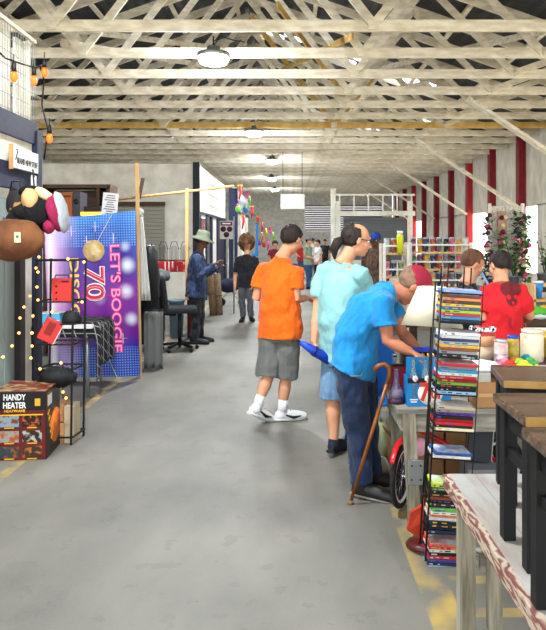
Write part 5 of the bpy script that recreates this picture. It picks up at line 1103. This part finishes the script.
MB().tube([hd_, V((.3, .05, .3)), V((.4, .07, .22))], .017).build('frame_tube', RDP, t); MB().tube([V((.4, .07, .22)), A2], .012).build('frame_tube', RDP, t); MB().tube([V((.38, .07, .22)), V((.36, .06, .48))], .014).build('seat_tube', RDP, t); MB().tube([V((.37, .06, .44)), A2], .01).build('frame_tube', RDP, t)
MB().tube([hd_, hd_+V((-.02, 0, .06))], .014).build('stem', CHROME, t); MB().tube([hd_+V((-.15, -.1, .06)), hd_+V((-.05, -.06, .1)), hd_+V((.05, .05, .1)), hd_+V((.12, .14, .06))], .009).build('handlebar', CHROME, t)
MB().ball((.36, .06, .5), (.09, .06, .03)).build('saddle', BLACK, t)
R2 = Matrix.Rotation(ang, 3, 'Z')
MB().loft([A1+R2 @ V((.225*math.cos(a), 0, .225*math.sin(a))) for a in [PI*(.3+.5*i/10) for i in range(11)]], [(.017, .004)]*11, side=R2 @ V((0, 1, 0)), n=8).build('mudguard', RDP, t)
MB().lathe([(0, -.02), (.05, -.02), (.06, 0), (.05, .02), (0, .02)], n=16, M=Matrix.Translation((-.0, -.09, .38)) @ Matrix.Rotation(PI/2, 4, 'X')).build('bell_reflector', mat('pink_panel', 'e4a0b0', .5), t)
for (x, y, z, w, h, lb) in ((.86, 4.4, .0, .34, .38, 'open brown cardboard box behind the red bicycle'), (1.2, 4.42, .0, .3, .42, 'brown cardboard box right of another behind the bicycle'), (.9, 4.4, .381, .26, .2, 'small brown cardboard box stacked under the table')):
    t = T('cardboard_box', lb, 'box', (x, y, z)); MB().box((0, 0, h/2), (w, .22, h), bev=.003).build('box_body', CARD, t); MB().box((-w/2-.03, -.1, h-.04), (.08, .16, .004), rot=(0, .8, 0)).build('flap', CARD, t)
t = T('plastic_crate', 'low red plastic crate with yellow tag behind bicycle wheel', 'crate', (.93, 3.86, 0)); MB().box((0, 0, .06), (.2, .12, .12), bev=.01).build('crate_body', mat('red_plastic', 'd42a1c', .4), t); MB().box((-.03, -.062, .06), (.06, .003, .05)).build('yellow_tag', mat('yellow_print', 'e8a812', .5), t)
t = T('clear_cup', 'clear plastic tub lying on floor by stooping man\'s shoe', 'tub', (W(379, 488, 4.4).x, 4.45, .055), rot=(0, 1.3, .3)); MB().lathe([(.04, -.06), (.055, .06), (.052, .06), (.038, -.055), (0, -.055)], n=20).build('cup_body', mat('cup_plastic', 'b9b9ac', .3), t); MB().lathe([(.053, .055), (.059, .055), (.059, .066), (.053, .066)], n=20).build('rim', WHITE, t)
t = T('green_bag', 'pale green carrier bag slumped under the table edge', 'bag', (W(377, 455, 4.55).x, 4.6, 0)); MB().ball((0, 0, .17), (.12, .1, .17), nz=.25, nf=2).build('bag_body', mat('pale_green_plastic', '9da37c', .6), t); MB().tube([(-.04, 0, .32), (0, 0, .4), (.04, 0, .32)], .008).build('handle', mat('pale_green_plastic', '9da37c', .6), t)
t = T('dustpan', 'orange red plastic dustpan leaning against table leg near rack foot', 'dustpan', (W(418, 545, 3.45).x, 3.46, .02)); t.scale = (.8, .8, .8); ORR = mat('orange_red_plastic', 'b53a1e', .5)
MB().ext([(-.07, 0, .06), (.03, 0, .0), (.06, -.01, .14), (.05, 0, .24), (-.045, 0, .18)], (0, .03, 0)).build('pan', ORR, t); MB().tube([(.05, .015, .22), (.06, .015, .31)], .011).build('handle', ORR, t)
t = T('metal_laptop', 'silver and black flat device case standing under the table', 'case', (1.15, 3.88, .0)); MB().box((.0, 0, .42), (.14, .03, .24), rot=(0, .08, 0), bev=.004).build('case_shell', mat('dark_screen', '33363b', .3), t); MB().box((.075, 0, .42), (.008, .035, .25), rot=(0, .08, 0)).build('silver_edge', CHROME, t); MB().box((0, 0, .14), (.2, .2, .28), bev=.004).build('base_box', mat('grey_card', '77777a', .7), t)
# ------------------------------------------------------------------ front bench with stools
g = G('distressed_bench_paint', .7)
nA = g.noise(3.0, 8, (1, .5, 1)); nB = g.noise(14, 6, (1.6, .35, 1)); nC = g.noise(40, 4, (1, .2, 1))
c = g.ramp(nA, [(.3, '5f574c'), (.48, '8d867c'), (.68, 'aeb2b6')]); c = g.mix(g.ma('MULTIPLY', g.ma('MULTIPLY', g.ma('SUBTRACT', nB, .5), 5.0, True), .55), c, '7c5a50'); c = g.mix(g.ma('MULTIPLY', nC, .35), c, 'c9c6be')
jt = g.ma('LESS_THAN', g.ma('FRACT', g.ma('DIVIDE', g.ma('ADD', g.x, .005), .11)), .03); c = g.mix(g.ma('MULTIPLY', jt, .5), c, '4a433a')
g.bump(nC, .25, .01); BENCH = g.out(c)
g = G('red_grained_edge', .7); wv = g.N.new('ShaderNodeTexWave'); wv.inputs['Scale'].default_value = 9; wv.inputs['Distortion'].default_value = 14; wv.inputs['Detail'].default_value = 3
mp = g.N.new('ShaderNodeMapping'); g.L.new(g.tc.outputs['Object'], mp.inputs[0]); mp.inputs['Scale'].default_value = (1, .8, 4); mp.inputs['Rotation'].default_value = (.5, 0, 0); g.L.new(mp.outputs[0], wv.inputs['Vector'])
EDGE = g.out(g.ramp(wv.outputs['Fac'], [(.2, '6e3c34'), (.5, '96786a'), (.8, 'b3a692')]))
ZT = .73; BX = .615; YE = 2.5
t = T('work_bench', 'distressed white and red wooden bench table in the right foreground', 'bench', (BX, YE, 0))
for k in range(3): MB().box((.17+k*.335, -1.0, ZT-.02), (.33, 2.0, .04), bev=.003).build('top_plank', BENCH, t)
MB().box((-.006, -1.0, ZT-.026), (.024, 2.0, .05), bev=.003).build('side_board', EDGE, t)
for (x, y) in ((.08, -.10), (.9, -.10), (.08, -1.8), (.9, -1.8)): MB().box((x-.035, y, (ZT-.04)/2), (.055, .07, ZT-.04), bev=.003).build('leg', WEATHV, t)
MB().bar((.1, -.05, .42), (.42, -.05, .42), .05, .09, up=(0, 1, 0)).build('stretcher', WEATH, t); MB().bar((.145, -.12, .20), (.145, -.12, .68), .05, .04).build('brace', WEATHV, t)
STW = mat('stool_walnut', '38291f', .22, c2='6a5240', scale=5, stretch=(.7, 7, 7), contrast=(.3, .7)); STE = mat('stool_edge', '8a6434', .45, c2='b08a4c', scale=12); BLKW = mat('black_painted_wood', '090a0d', .6)
def stool(label, x, y1, y0):
    """x left edge, far y1, near y0"""
    t = T('wooden_stool', label, 'stool', (x, (y0+y1)/2, ZT+.001), group='black stools on the front bench'); d = y1-y0; w = .42
    MB().box((w/2, 0, .422), (w, d+.02, .028), bev=.006).build('seat', STW, t)
    MB().box((w/2, -(d/2+.011), .421), (w-.01, .003, .024)).build('seat_edge', STE, t)
    MB().box((w/2, d/2-.035, .375), (w-.08, .018, .06)).build('apron', BLKW, t); MB().box((w/2, -d/2+.035, .375), (w-.08, .018, .06)).build('apron', BLKW, t)
    for q in (.035, w-.035): MB().box((q, 0, .375), (.018, d-.08, .06)).build('apron', BLKW, t); MB().box((q, 0, .27), (.018, d-.07, .03)).build('stretcher', BLKW, t)
    for (a, b) in ((.035, d/2-.03), (w-.035, d/2-.03), (.035, -d/2+.03), (w-.035, -d/2+.03)): MB().box((a, b, .204), (.037, .042, .408), bev=.002).build('leg', BLKW, t)
    return t
stool('middle black legged stool with brown plank seat on the bench', .632, 1.99, 1.74)
stool('nearest black legged stool with brown plank seat, cut by the right edge', .592, 1.63, 1.38)
stool('farthest black legged stool with brown plank seat on the bench', .745, 2.44, 2.19).rotation_euler = (0, 0, -.16)
